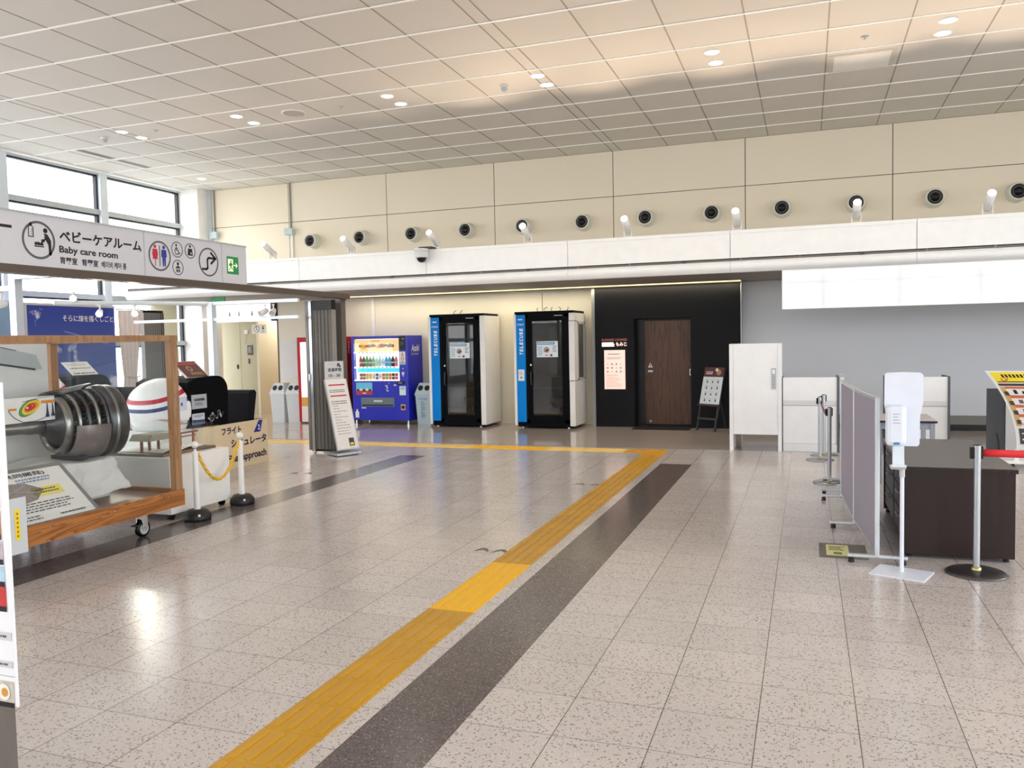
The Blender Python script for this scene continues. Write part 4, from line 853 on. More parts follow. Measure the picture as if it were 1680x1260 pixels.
# toilet entrance signs
t = thing('lintel_sign', 'white backlit sign with small grey pictograms over the toilet entrance', 'sign', (-11.9, 15.3, 2.2))
fin('light_box', MB().box((-12.615, YW - 0.08, 2.19), (-11.13, YW + 0.02, 2.57), M('lintel_white', (255, 253, 246), 0.5, var=0, emit=0.9)), t)
Fl = FB(YW - 0.08); q = MB()
for x in (-12.2, -11.95, -11.6, -11.3): fin('pictogram', MB().disc(Fl, x, 2.40, 0.02, INKL).poly(Fl, [(x - 0.03, 2.38), (x + 0.03, 2.38), (x + 0.02, 2.31), (x - 0.02, 2.31)], INKL), t)
tag(fin('sign_bracket', MB().box((-11.12, YW - 0.06, 2.19), (-11.02, YW + 0.02, 2.60), DGREY), None), 'dark block closing the right end of the lit toilet sign', 'sign bracket')
t = thing('blade_sign', 'small white wheelchair sign plate sticking out in the toilet passage', 'sign', (-12.3, 16.2, 1.9))
fin('plate', MB().box((-12.42, 16.32, 1.93), (-12.02, 16.34, 2.15), WHITE), t)
Fb2 = FB(16.32); q = MB().ring(Fb2, -12.28, 2.04, 0.08, 0.012, INKG).stroke(Fb2, [(-12.29, 2.08), (-12.285, 2.03), (-12.255, 2.03), (-12.245, 1.99)], 0.012, INK).disc(Fb2, -12.29, 2.095, 0.012, INK)
fin('pictogram', q, t); q = MB().disc(Fb2, -12.1, 2.10, 0.015, INK).rect(Fb2, -12.12, 2.03, -12.08, 2.08, INK).lines(Fb2, -12.14, 1.95, -12.06, 2.01, 2, INKL)
fin('pictogram', q, t)
tag(fin('wall_plaque', MB().box((-12.62, 16.385, 1.43), (-12.47, 16.40, 1.66), M('plaque_grey', (96, 96, 92), 0.5)).lines(FB(16.385), -12.6, 1.48, -12.49, 1.62, 4, LGREY), None), 'grey tactile information plaque on the toilet passage wall', 'plaque')
tag(fin('wall_buzzer', MB().box((-12.68, 16.36, 1.93), (-12.58, 16.40, 2.03), WHITE, 0.006).tube([(-12.64, 16.385, 1.93), (-12.65, 16.385, 1.8), (-12.66, 16.385, 1.7)], 0.004, LGREY, 6), None), 'small white wall unit with dangling wire above the toilet plaque', 'wall unit')
tag(fin('door_pull', MB().box((-12.93, 16.375, 1.10), (-12.90, 16.40, 1.20), BLACK), None), 'black recessed pull on the beige toilet passage panel', 'door handle')
tag(fin('door_switch', MB().box((-12.60, 16.385, 1.22), (-12.57, 16.40, 1.34), DGREY), None), 'dark slim switch plate under the toilet plaque', 'switch')
t = thing('waste_bin', 'small dark waste bin inside the toilet passage', 'bin', (-13.0, 17.9, 0)); fin('body', MB().lathe((-12.2, 17.9, 0), (0, 0, 1), [(0, 0), (0.13, 0), (0.16, 0.36), (0.15, 0.36), (0.12, 0.02)], M('bin_dark', (56, 40, 44), 0.5), 20), t)
t.location = (-12.2, 17.9, 0)
for ch in t.children: ch.location = (0.8, 0, 0)
struct('trim_7', MB().box((-10.93, YW - 0.022, 0.9), (-10.5, YW - 0.014, 1.75), M('service_panel', (226, 228, 226), 0.5)))
t = thing('exit_sign', 'small green emergency sign under the soffit near the window corner', 'sign', (-11.0, 13.2, 2.45)); fin('plate', MB().box((-10.98, 13.2, 2.50), (-10.66, 13.23, 2.60), M('exit_green', (20, 132, 72), 0.4)), t); fin('hanger', MB().box((-10.84, 13.205, 2.6), (-10.8, 13.225, 2.62), LGREY), t)
# ------------------------------------------------------------------ turbine display case
CASEW = wood('case_wood', (176, 116, 62), (120, 70, 34), 7, 1, 0.4, 7); POSTW = wood('post_wood', (186, 138, 98), (158, 110, 72), 8, 2, 0.5, 4)
t = thing('display_case', 'wood-framed clear display case on casters holding the turbine', 'display case', (-6.0, 4.4, 0))
cx0, cx1, cy0, cy1 = -6.78, -5.28, 2.9, 5.90
q = MB().box((cx1 - 0.03, cy0, 0.225), (cx1, cy1, 0.37), CASEW).box((cx0, cy0, 0.225), (cx0 + 0.03, cy1, 0.37), CASEW).box((cx0 + 0.03, cy1 - 0.03, 0.225), (cx1 - 0.03, cy1, 0.37), CASEW).box((cx0 + 0.03, cy0, 0.225), (cx1 - 0.03, cy0 + 0.03, 0.37), CASEW)
for i in range(5): q.cyl((cx1, 3.3 + 0.6 * i, 0.33), (cx1 + 0.003, 3.3 + 0.6 * i, 0.33), 0.008, 0.008, CHROME, 8)
fin('skirt_board', q, t)
fin('deck', MB().box((cx0 + 0.03, cy0 + 0.03, 0.30), (cx1 - 0.03, cy1 - 0.03, 0.345), wood('deck_wood', (120, 78, 52), (96, 60, 40), 6, 1, 0.35, 4)), t)
for x, y in ((cx1 - 0.075, cy1 - 0.085), (cx0 + 0.01, cy1 - 0.085), (cx1 - 0.075, cy0 + 0.01), (cx0 + 0.01, cy0 + 0.01)):
    fin('post', MB().box((x, y, 0.345), (x + 0.065, y + 0.075, 1.70), POSTW), t)
fin('frame', MB().box((cx1 - 0.075, cy0, 1.70), (cx1 - 0.01, cy1, 1.75), POSTW).box((cx0 + 0.01, cy0, 1.70), (cx0 + 0.075, cy1, 1.75), POSTW).box((cx0 + 0.075, cy1 - 0.075, 1.70), (cx1 - 0.075, cy1 - 0.01, 1.75), POSTW).box((cx0 + 0.075, cy0 + 0.01, 1.70), (cx1 - 0.075, cy0 + 0.075, 1.75), POSTW), t)
fin('glazing', MB().box((cx1 - 0.008, cy0 + 0.01, 0.36), (cx1 - 0.003, cy1 - 0.01, 1.745), ACRYL), t)
fin('glazing', MB().box((cx0 + 0.02, cy1 - 0.008, 0.36), (cx1 - 0.012, cy1 - 0.003, 1.745), ACRYL), t)
for x, y in ((-5.45, 5.56), (-6.6, 5.56), (-5.45, 3.2), (-6.6, 3.2)):
    c = fin('caster', MB().lathe((x - 0.022, y, 0.075), (1, 0, 0), [(0.0, 0.0), (0.055, 0.0), (0.072, 0.004), (0.075, 0.012), (0.075, 0.032), (0.072, 0.040), (0.055, 0.044), (0, 0.044)], BLACK, 22).lathe((x + 0.0225, y, 0.075), (1, 0, 0), [(0, 0), (0.05, 0)], LGREY, 20), t)
    fin('fork', MB().box((x - 0.035, y - 0.03, 0.07), (x - 0.028, y + 0.03, 0.20), CHROME).box((x + 0.028, y - 0.03, 0.07), (x + 0.035, y + 0.03, 0.20), CHROME).box((x - 0.05, y - 0.05, 0.20), (x + 0.05, y + 0.05, 0.225), CHROME).cyl((x - 0.04, y, 0.075), (x + 0.04, y, 0.075), 0.012, 0.012, CHROME, 10).box((x - 0.02, y - 0.11, 0.11), (x + 0.02, y - 0.06, 0.12), DGREY), c)
# white plinth, cloth, turbine, boards inside the case
fin_pl = tag(fin('plinth', MB().box((-6.55, 3.2, 0.345), (-5.82, 5.58, 0.65), WHITE), None), 'white box plinth under the turbine inside the case', 'plinth')
CLOTH = M('white_cloth', (222, 220, 218), 0.9)
def drape(u, v):
    y = 3.6 + u * 2.02; fold = 0.03 * math.sin(u * 34 + v * 3) + 0.02 * math.sin(u * 19 + 1)
    if v < 0.45:
        x = -6.5 + v / 0.45 * 0.72; z = 0.672 + 0.012 * math.sin(u * 23 + v * 9)
    else:
        w = (v - 0.45) / 0.55; ex = 0.10 + 0.20 * (0.5 + 0.5 * math.sin(u * 5.3 + 0.6)) * w
        x = -5.78 + ex * w + fold * w; z = 0.672 - w * 0.317 * (0.8 + 0.2 * math.sin(u * 4 + 2.2) ** 2) + 0.02 * math.sin(u * 37 + w * 5) * w * (1 - w)
    nz_ = mnoise.noise(Vector((u * 16, v * 6, 1.7))) * 0.5 + mnoise.noise(Vector((u * 38 + v * 9, v * 11, 4.1))) * 0.3
    return (x + nz_ * 0.05 * min(1, v * 2), y, max(z + nz_ * 0.028 * (1 if v > 0.4 else 0.4), 0.352))
tag(fin('drape_cloth', MB().sheet(drape, 110, 44, (0, 0, 0.006), CLOTH), None), 'crumpled white cloth draped under the turbine in the case', 'cloth')
TD = M('turbine_dark', (84, 84, 86), 0.32, metal=0.85, var=0.12, scale=9); TM_ = M('turbine_metal', (150, 148, 144), 0.28, metal=0.9, var=0.08, scale=9); TB = M('turbine_black', (30, 32, 34), 0.4, metal=0.6); TR = M('turbine_rust', (104, 66, 60), 0.5, metal=0.4, var=0.15)
EX, EZ = -6.05, 1.0
t = thing('jet_turbine', 'cutaway metal turbine of a jet engine with bladed discs inside the case', 'turbine', (EX, 5.3, 0.68))
Oe = (0, -5.13, 0); AX = (0, 1, 0)
TMX = Matrix.Translation((-6.1, 5.296, 0.997)) @ Matrix.Rotation(math.radians(-14.2), 4, 'Z')
def ft(name, q, par):
    q.v = [TMX @ v for v in q.v]; return fin(name, q, par)
ft('shaft', MB().lathe(Oe, AX, [(0.0, 3.7), (0.055, 3.7), (0.055, 4.85), (0.065, 4.9), (0.065, 5.14), (0.0, 5.14)], M('shaft_grey', (120, 116, 112), 0.35, metal=0.7), 24), t)
ft('hub', MB().lathe(Oe, AX, [(0.066, 5.02), (0.09, 5.02), (0.09, 5.06), (0.12, 5.07), (0.125, 5.10), (0.15, 5.10), (0.155, 5.13), (0.185, 5.13), (0.19, 5.16), (0.22, 5.17)], TD, 36), t)
ft('rim_ring', MB().lathe(Oe, AX, [(0.205, 5.165), (0.21, 5.11), (0.235, 5.10), (0.245, 5.115), (0.25, 5.16), (0.235, 5.17)], TM_, 44), t)
prev = 5.16
for k, (r, w) in enumerate(((0.262, 0.075), (0.275, 0.075), (0.288, 0.075), (0.298, 0.075))):
    q = MB().lathe(Oe, AX, [(r - 0.045, prev), (r - 0.045, prev + w)], TB, 44).lathe(Oe, AX, [(r - 0.04, prev + w * 0.62), (r, prev + w * 0.62), (r + 0.004, prev + w * 0.8), (r, prev + w), (r - 0.04, prev + w)], TD if k % 2 else TM_, 44)
    for i in range(54):
        a = 2 * math.pi * i / 54; e = Vector((math.cos(a), 0, math.sin(a))); tn = Vector((-math.sin(a), 0, math.cos(a))); c = Vector(Oe)
        p0 = c + Vector((0, prev + w * 0.08, 0)) - tn * 0.006; p1 = c + Vector((0, prev + w * 0.55, 0)) + tn * 0.006
        q.add([p0 + e * (r - 0.046), p1 + e * (r - 0.046), p1 + e * (r - 0.004), p0 + e * (r - 0.004), p0 + tn * 0.003 + e * (r - 0.046), p1 + tn * 0.003 + e * (r - 0.046), p1 + tn * 0.003 + e * (r - 0.004), p0 + tn * 0.003 + e * (r - 0.004)], [(0, 1, 2, 3), (4, 7, 6, 5), (3, 2, 6, 7), (0, 3, 7, 4), (1, 5, 6, 2)], TD)
    ft('blade_stage', q, t); prev += w
ft('bladed_disc', MB().lathe(Oe, AX, [(0.24, 5.46), (0.30, 5.46), (0.318, 5.475), (0.322, 5.50), (0.322, 5.60), (0.31, 5.63), (0.25, 5.63), (0.0, 5.60)], TD, 48).lathe(Oe, AX, [(0.3225, 5.51), (0.326, 5.52), (0.326, 5.53), (0.3225, 5.54)], TM_, 48), t)
LC = M('lower_casing', (150, 140, 136), 0.3, metal=0.5, var=0.12, scale=12)
q = MB()
for sgn in (1,):
    n = 30; vs = []
    for i in range(n + 1):
        a = -math.pi * i / n - 0.02; e = Vector((math.cos(a), 0, math.sin(a))); c = Vector(Oe)
        vs += [c + e * 0.268 + Vector((0, 5.175, 0)), c + e * 0.312 + Vector((0, 5.455, 0)), c + e * 0.318 + Vector((0, 5.455, 0)), c + e * 0.274 + Vector((0, 5.175, 0))]
    fs = []
    for i in range(n):
        for k in range(4): fs.append((i * 4 + k, i * 4 + (k + 1) % 4, (i + 1) * 4 + (k + 1) % 4, (i + 1) * 4 + k))
    q.add(vs, fs, LC, True)
ft('casing', q, t)
q = MB()
n = 12; vs = []
for i in range(n + 1):
    a = math.pi / 2 + 0.75 * i / n; e = Vector((math.cos(a), 0, math.sin(a))); c = Vector(Oe)
    vs += [c + e * 0.27 + Vector((0, 5.06, 0)), c + e * 0.335 + Vector((0, 5.46, 0)), c + e * 0.345 + Vector((0, 5.46, 0)), c + e * 0.285 + Vector((0, 5.06, 0))]
q.add(vs, [(i * 4 + k, i * 4 + (k + 1) % 4, (i + 1) * 4 + (k + 1) % 4, (i + 1) * 4 + k) for i in range(n) for k in range(4)] + [(0, 1, 2, 3), (n * 4 + 3, n * 4 + 2, n * 4 + 1, n * 4)], TM_, True)
ft('casing', q, t)
fin('cradle', MB().box((-6.32, 5.43, 0.66), (-5.96, 5.49, 0.712), DGREY), t); fin('cradle', MB().box((-6.44, 4.2, 0.66), (-6.3, 4.26, 0.944), DGREY), t)
# back sheet with wing drawing
def fr_sheet(): return FL(-6.64)
F = fr_sheet()
t = thing('backdrop_sheet', 'large white paper backdrop with grey wing drawing inside the case', 'poster', (-6.64, 4.6, 0.345))
fin('sheet', MB().box((-6.648, 3.3, 0.36), (-6.64, 5.72, 1.70), M('sheet_white', (222, 222, 222), 0.7)), t)
fin('drawing', MB().poly(F, [(4.2, 1.692), (5.25, 1.672), (5.40, 1.642), (5.60, 1.60), (5.66, 1.47), (5.58, 1.466), (5.24, 1.526), (4.2, 1.688)], M('wing_grey', (182, 190, 192), 0.7)).stroke(F, [(4.5, 1.645), (5.24, 1.524), (5.58, 1.468)], 0.018, DGREY, 0.003).stroke(F, [(4.6, 1.69), (5.25, 1.673), (5.40, 1.642)], 0.008, INKG, 0.003), t)
F = FL(-6.50)
t = thing('flame_diagram', 'white board with coloured combustion chamber diagram behind the turbine shaft', 'diagram', (-6.0, 4.8, 0.645))
fin('board', MB().box((-6.012, 4.2, 1.055), (-6.0, 5.215, 1.258), PAPER), t); fin('stand', MB().box((-6.04, 4.3, 0.645), (-6.012, 4.33, 1.2), LGREY), t)
q = MB(); dg = M('diagram_green', (84, 140, 60), 0.6); dy = M('diagram_yellow', (240, 210, 60), 0.6); do = M('diagram_orange', (226, 140, 50), 0.6); dr2 = M('diagram_red', (196, 44, 40), 0.6); dn_ = M('diagram_navy', (44, 48, 90), 0.6)
def blob(cx, cy, rx_, ry_, m_, n_):
    q.poly(F, [(cx + rx_ * math.cos(a * math.pi / 12) * (1.0 if math.cos(a * math.pi / 12) < 0 else 1.25), cy + ry_ * math.sin(a * math.pi / 12) + 0.06 * math.cos(a * math.pi / 12) * ry_ / 0.11) for a in range(24)], m_, n_)
blob(5.14, 1.05, 0.15, 0.105, dg, 0.002); blob(5.17, 1.055, 0.13, 0.085, dy, 0.003); blob(5.17, 1.06, 0.10, 0.062, do, 0.004); blob(5.16, 1.06, 0.07, 0.045, dr2, 0.005); q.disc(F, 5.12, 1.055, 0.016, PAPER, 0.006); q.disc(F, 5.20, 1.08, 0.014, do, 0.006)
q.rect(F, 5.34, 1.10, 5.56, 1.14, do, 0.004).rect(F, 4.84, 1.03, 4.96, 1.06, do, 0.003)
q.stroke(F, [(4.84, 1.03), (4.92, 0.93), (5.05, 0.86), (5.25, 0.86), (5.40, 0.90)], 0.009, dn_, 0.003).stroke(F, [(5.05, 1.14), (5.3, 1.18), (5.55, 1.19)], 0.006, dn_, 0.003)
q.poly(F, [(5.40, 0.90), (5.47, 0.90), (5.455, 0.97), (5.44, 1.10), (5.43, 1.10), (5.42, 0.97)], dn_, 0.004).poly(F, [(5.49, 0.91), (5.56, 0.91), (5.54, 0.97), (5.53, 1.10), (5.52, 1.10), (5.51, 0.97)], dn_, 0.004)
q.v = [Vector((v.x + 0.5, 4.785 + (v.y - 4.84) * 0.597, 1.058 + (v.z - 0.86) * 0.59)) for v in q.v]
fin('drawing', q, t)
# slanted information panel
t = thing('info_panel', 'slanted white information panel with engine drawing at the front of the case', 'information panel', (-5.55, 4.4, 0.35))
Fi = frame((-5.375, 3.4, 0.362), (0, 1, 0), (-0.40, 0.0, 0.36)); LL = math.hypot(0.40, 0.36)
fin('panel', MB().fbox(Fi, 0, 0, -0.012, 1.64, LL, 0, PAPER), t)
fin('rim', MB().fbox(Fi, 0, LL - 0.03, 0, 1.64, LL, 0.006, MGREY).fbox(Fi, 1.61, 0, 0, 1.64, LL - 0.03, 0.006, MGREY), t)
fin('engine_drawing', MB().poly(Fi, [(0.72, 0.22), (0.85, 0.38), (1.05, 0.41), (1.22, 0.38), (1.33, 0.30), (1.22, 0.21), (1.0, 0.17), (0.8, 0.16)], M('engine_print', (150, 140, 134), 0.6, var=0.15, scale=40), 0.003).poly(Fi, [(0.68, 0.12), (0.78, 0.36), (0.84, 0.30), (0.82, 0.17), (0.76, 0.1)], M('engine_tan', (206, 176, 130), 0.6), 0.004).stroke(Fi, [(0.9, 0.36), (1.28, 0.27)], 0.01, INKL, 0.005).stroke(Fi, [(0.9, 0.26), (1.2, 0.36)], 0.01, INKL, 0.005), t)
q = MB().text('エンジン(GEとの国際共同開発)', Fi, 0.30, 0.44, 1.14, 0.05, INK, 0.003, bold=0.015).lines(Fi, 1.16, 0.38, 1.46, 0.435, 2, M('panel_blue_ink', (120, 140, 176), 0.6), 0.003, 0.55, 0.2, 0.1)
q.lines(Fi, 0.95, 0.09, 1.50, 0.19, 4, INKG, 0.003, 0.4, 0.15, 0.07).lines(Fi, 0.7, 0.02, 1.2, 0.07, 2, INKG, 0.003, 0.45, 0.3, 0.06).lines(Fi, 1.3, 0.02, 1.55, 0.05, 1, INKG, 0.003, 0.5, 0.2, 0.08)
fin('lettering', q, t)
fin('highlight_label', MB().rect(Fi, 1.22, 0.235, 1.48, 0.325, M('label_yellow', (236, 220, 110), 0.6), 0.003).lines(Fi, 1.25, 0.255, 1.45, 0.31, 2, INKG, 0.004, 0.5, 0.2, 0.1), t)
t = thing('label_sleeve', 'clear plastic sleeve with yellow vertical label hanging on the case skirt', 'label', (-5.26, 4.24, 0.2))
fin('sleeve', MB().box((-5.272, 4.17, 0.20), (-5.266, 4.30, 0.60), M('sleeve_clear', (206, 212, 216), 0.25)), t)
Fv = FL(-5.266); q = MB().rect(Fv, 4.205, 0.30, 4.245, 0.52, YELP, 0.002)
for i in range(6): q.rect(Fv, 4.218, 0.32 + 0.032 * i, 4.232, 0.336 + 0.032 * i, M('label_ochre', (150, 120, 20), 0.6), 0.003)
fin('label_strip', q, t)

# ------------------------------------------------------------------ low plinth with gate model, chain posts
t = thing('plinth', 'low white plinth on small casters beside the chain posts', 'plinth', (-6.2, 6.55, 0))
fin('body', MB().box((-6.75, 6.13, 0.06), (-5.65, 6.98, 0.60), WHITE, 0.006), t)
for x, y in ((-5.72, 6.92), (-5.72, 6.2), (-6.68, 6.2), (-6.68, 6.92)): fin('caster', MB().cyl((x - 0.02, y, 0.032), (x + 0.02, y, 0.032), 0.032, 0.032, BLACK, 14).box((x - 0.015, y - 0.015, 0.04), (x + 0.015, y + 0.015, 0.06), DGREY), t)
t = thing('model_case', 'small clear acrylic box over a gate model on the white plinth', 'display box', (-6.1, 6.5, 0.60))
fin('tray', MB().box((-6.45, 6.17, 0.60), (-5.76, 6.91, 0.625), wood('tray_wood', (130, 104, 84), (100, 78, 62), 9, 1)), t)
fin('cover', MB().box((-6.44, 6.18, 0.625), (-5.77, 6.90, 0.885), ACRYL), t)
t = thing('gate_model', 'miniature wooden gate and pavilion model inside the acrylic box', 'model', (-6.1, 6.5, 0.625))
MW = M('model_brown', (140, 84, 66), 0.6); MT = M('model_roof', (176, 164, 146), 0.7)
fin('ground_paper', MB().sheet(lambda u, v: (-6.36 + 0.52 * v, 6.25 + 0.58 * u, 0.628 + 0.022 * abs(math.sin(u * 7) * math.sin(v * 5 + 0.4))), 24, 16, (0, 0, 0.004), PAPER), t)
q = MB()
for y in (6.62, 6.80): q.cyl((-5.95, y, 0.63), (-5.95, y, 0.77), 0.012, 0.01, MW, 10)
q.box((-5.965, 6.56, 0.77), (-5.935, 6.86, 0.785), MW).box((-5.96, 6.59, 0.735), (-5.94, 6.83, 0.745), MW); fin('gate', q, t)
q = MB()
for y in (6.24, 6.34, 6.46): q.box((-6.1, y, 0.63), (-6.08, y + 0.02, 0.74), MW)
q.prism(frame((-6.0, 0, 0), (0, 1, 0), (0, 0, 1)), [(6.20, 0.74), (6.53, 0.74), (6.48, 0.80), (6.25, 0.80)], -0.2, 0.05, MT); fin('pavilion', q, t)
CB = M('post_base_black', (22, 22, 24), 0.5); CW = M('post_white', (240, 240, 238), 0.4)
cp = None
for x, y, lab in ((-5.46, 6.26, 'nearer white chain post with black rubber base'), (-5.54, 7.02, 'farther white chain post with black rubber base')):
    if cp is None:
        cp = thing('chain_post', lab, 'barrier post', (x, y, 0), 'white chain posts')
        fin('base', MB().lathe((x, y, 0), (0, 0, 1), [(0, 0), (0.12, 0), (0.125, 0.02), (0.12, 0.06), (0.085, 0.10), (0.035, 0.105), (0, 0.105)], CB, 32), cp)
        fin('pole', MB().cyl((x, y, 0.10), (x, y, 0.64), 0.031, 0.026, CW, 20), cp)
        fin('finial', MB().lathe((x, y, 0.64), (0, 0, 1), [(0.03, 0), (0.03, 0.012), (0.012, 0.018), (0.012, 0.05)] + [(0.034 * math.cos(a), 0.078 + 0.034 * math.sin(a)) for a in (-1.2, -0.8, -0.4, 0, 0.4, 0.8, 1.2, 1.57)], CW, 20), cp)
        fin('sticker', MB().rect(frame((x + 0.085, y - 0.09, 0.05), (0.7, 0.7, 0), (-0.2, 0.2, 0.9)), 0, 0, 0.02, 0.02, PAPER, 0.004), cp)
    else: dup(cp, (x, y, 0), lab)
q = MB(); p0 = Vector((-5.465, 6.295, 0.64)); p1 = Vector((-5.535, 6.985, 0.66)); N = 26; YC = M('chain_yellow', (238, 190, 50), 0.45)
for i in range(N):
    s0, s1 = i / N, (i + 1) / N; f = lambda s: p0.lerp(p1, s) - Vector((0, 0, 0.32 * (1 - (2 * s - 1) ** 2)))
    a, b = f(s0), f(s1); d = (b - a).normalized(); sd_ = d.cross(Vector((1, 0, 0))).normalized() if i % 2 else Vector((1, 0, 0)); a, b = a - d * 0.008, b + d * 0.008
    pts = [a + d * 0.004 + sd_ * 0.0, a + d * 0.01 + sd_ * 0.012, b - d * 0.01 + sd_ * 0.012, b - d * 0.004, b - d * 0.01 - sd_ * 0.012, a + d * 0.01 - sd_ * 0.012, a + d * 0.004]
    q.tube(pts, 0.0075, YC, 6)
tag(fin('barrier_chain', q, None), 'yellow plastic chain hanging between the two white posts', 'chain')

# ------------------------------------------------------------------ flight simulators
def nose_mat():
    mt = bpy.data.materials.new('nose_striped'); mt.use_nodes = True; nt = mt.node_tree; b = nt.nodes['Principled BSDF']
    tc = nt.nodes.new('ShaderNodeTexCoord'); sp_ = nt.nodes.new('ShaderNodeSeparateXYZ'); nt.links.new(tc.outputs['Object'], sp_.inputs[0])
    s = math_node(nt, 'SUBTRACT', sp_.outputs[2], math_node(nt, 'MULTIPLY', math_node(nt, 'ADD', sp_.outputs[1], 1.0), 0.34))
    band = lambda a, b_: math_node(nt, 'MULTIPLY', math_node(nt, 'GREATER_THAN', s, a), math_node(nt, 'LESS_THAN', s, b_))
    c = mixc(nt, band(0.915, 0.965), lin((240, 240, 240)), lin((196, 40, 66))); c = mixc(nt, band(0.815, 0.862), c, lin((44, 58, 120)))
    nt.links.new(c, b.inputs['Base Color']); b.inputs['Roughness'].default_value = 0.35; return mt
NOSE = nose_mat(); CREAM = M('sim_cream', (222, 202, 168), 0.5); CKP = M('cockpit_black', (7, 7, 9), 0.8, spec=0.12); SEAT = M('seat_navy_black', (12, 14, 22), 0.75, spec=0.2)
def simulator(lab, tail):
    X, Y = -7.7, 8.8                        # built here, then moved
    t = thing('flight_simulator', lab, 'simulator', (X, Y, 0))
    q = MB(); pl = [(-0.45, 1.0), (0.45, 1.0), (0.45, -0.15)] + [(0.45 - 0.18 * (1 - math.cos(a * math.pi / 12)), -0.15 - 0.18 * math.sin(a * math.pi / 12)) for a in range(1, 7)] + [(-0.45, -0.33)]
    F0 = frame((X, Y, 0), (1, 0, 0), (0, 1, 0)); k = len(pl)
    outer = pl; inner = [(u * 0.955, v * 0.965 + 0.01) for u, v in pl]
    vs = [P(F0, u, v, 0.0) for u, v in outer] + [P(F0, u, v, 0.61) for u, v in outer] + [P(F0, u, v, 0.0) for u, v in inner] + [P(F0, u, v, 0.61) for u, v in inner]
    fs = []
    for i in range(k):
        j = (i + 1) % k; fs += [(i, j, k + j, k + i), (2 * k + j, 2 * k + i, 3 * k + i, 3 * k + j), (k + i, k + j, 3 * k + j, 3 * k + i)]
    q.add(vs, fs, CREAM); q.prism(F0, inner, 0.0, 0.06, CREAM)
    side = fin('base_shell', q, t)
    Fs2 = FL(X + 0.45)
    q = MB().text('フライト', Fs2, Y + 0.02, 0.47, 0.40, 0.095, M('sim_ink', (32, 30, 60), 0.5, var=0), bold=0.04);  fin('lettering', q, side); q = MB().text('シミュレータ', Fs2, Y + 0.20, 0.285, 0.76, 0.115, MATC['sim_ink'], bold=0.04);  fin('lettering', q, side); q = MB().text('Final approach', Fs2, Y + 0.12, 0.06, 0.83, 0.13, MATC['sim_ink'], bold=0.035)
    fin('lettering', q, side)
    q = MB().poly(Fs2, [(Y + 0.68, 0.44), (Y + 0.83, 0.44), (Y + 0.885, 0.60), (Y + 0.80, 0.60)], M('tail_navy', (30, 44, 140), 0.4)); q.text(tail, Fs2, Y + 0.775, 0.47, None, 0.07, PAPER, 0.004, bold=0.02)
    fin('tail_badge', q, side)
    prof = [(0.0, -0.92), (0.12, -0.915), (0.22, -0.885), (0.30, -0.835), (0.36, -0.765), (0.40, -0.68), (0.425, -0.58), (0.43, -0.5)]
    q = MB().lathe((X, Y, 0.87), (0, 1, 0), prof, NOSE, 40)
    for i, v in enumerate(q.v):
        if v.z < 0.87: v.z = max(0.61, v.z)
        else: v.z = 0.87 + (v.z - 0.87) * 0.9
    fin('nose_cone', q, t)
    fin('nose_stand', MB().box((X - 0.3, Y - 0.9, 0), (X + 0.3, Y - 0.36, 0.61), WHITE), t)
    Fp2 = FL(X + 0.435); fin('label_plate', MB().fbox(Fp2, Y - 0.86, 0.86, -0.02, Y - 0.58, 1.03, 0, M('plate_pale_blue', (206, 214, 236), 0.4)).poly(Fp2, [(Y - 0.67, 0.97), (Y - 0.65, 0.94), (Y - 0.67, 0.91), (Y - 0.69, 0.94)], M('plate_blue', (60, 80, 140), 0.4), 0.001), t)
    hp = [(-0.52, 0.62), (-0.52, 1.20), (-0.4, 1.245), (0.02, 1.262)] + [(0.02 + 0.2 * math.sin(a * math.pi / 12), 1.062 + 0.2 * math.cos(a * math.pi / 12)) for a in range(1, 6)] + [(0.22, 1.0), (0.20, 0.62)]
    Fh = FL(X - 0.42, Y); fin('cockpit_hood', MB().prism(Fh, hp, 0, 0.835, CKP), t)
    Fc = FL(X + 0.415, Y - 0.48)
    fin('info_plate', MB().fbox(Fc, 0.0, 0.86, 0, 0.27, 1.04, 0.012, M('plate_grey', (176, 180, 190), 0.5)).lines(Fc, 0.04, 0.955, 0.23, 0.995, 1, INK, 0.014, 0.8, 0.0, 0.13).lines(Fc, 0.05, 0.90, 0.2, 0.94, 2, INKG, 0.014, 0.4), t)
    fin('info_plate', MB().fbox(Fc, 0.0, 0.66, 0, 0.22, 0.80, 0.012, M('plate_white', (206, 212, 224), 0.5)).rect(Fc, 0.0, 0.66, 0.22, 0.72, M('plate_blue2', (90, 110, 150), 0.5), 0.014).lines(Fc, 0.02, 0.75, 0.2, 0.785, 2, INKG, 0.014, 0.4), t)
    q = MB()
    rk = random.Random(4)
    for i in range(12): q.cyl(P(Fc, 0.30 + 0.025 * i, 0.70 + 0.09 * rk.random(), 0), P(Fc, 0.30 + 0.025 * i, 0.70 + 0.09 * rk.random(), 0.02), 0.012, 0.01, LGREY if i % 3 == 0 else DGREY, 10)
    q.ring(Fc, 0.36, 0.72, 0.045, 0.008, LGREY, 0.006).ring(Fc, 0.50, 0.78, 0.03, 0.006, LGREY, 0.006)
    fin('controls', q, t)
    q = MB().box((X - 0.25, Y + 0.62, 0.30), (X + 0.25, Y + 0.95, 0.44), SEAT, 0.03); fin('seat', q, t)
    q = MB().prism(FL(X - 0.25, Y), [(0.80, 0.44), (0.93, 0.44), (1.04, 0.98), (1.0, 1.015), (0.90, 1.01), (0.865, 0.97)], 0, 0.5, SEAT); fin('backrest', q, t)
    fin('seat_base', MB().box((X - 0.18, Y + 0.65, 0.06), (X + 0.18, Y + 0.9, 0.30), DGREY), t)
    return t
s2 = simulator('white-nosed flight simulator in cream box marked 2 beside the chain posts', '2')
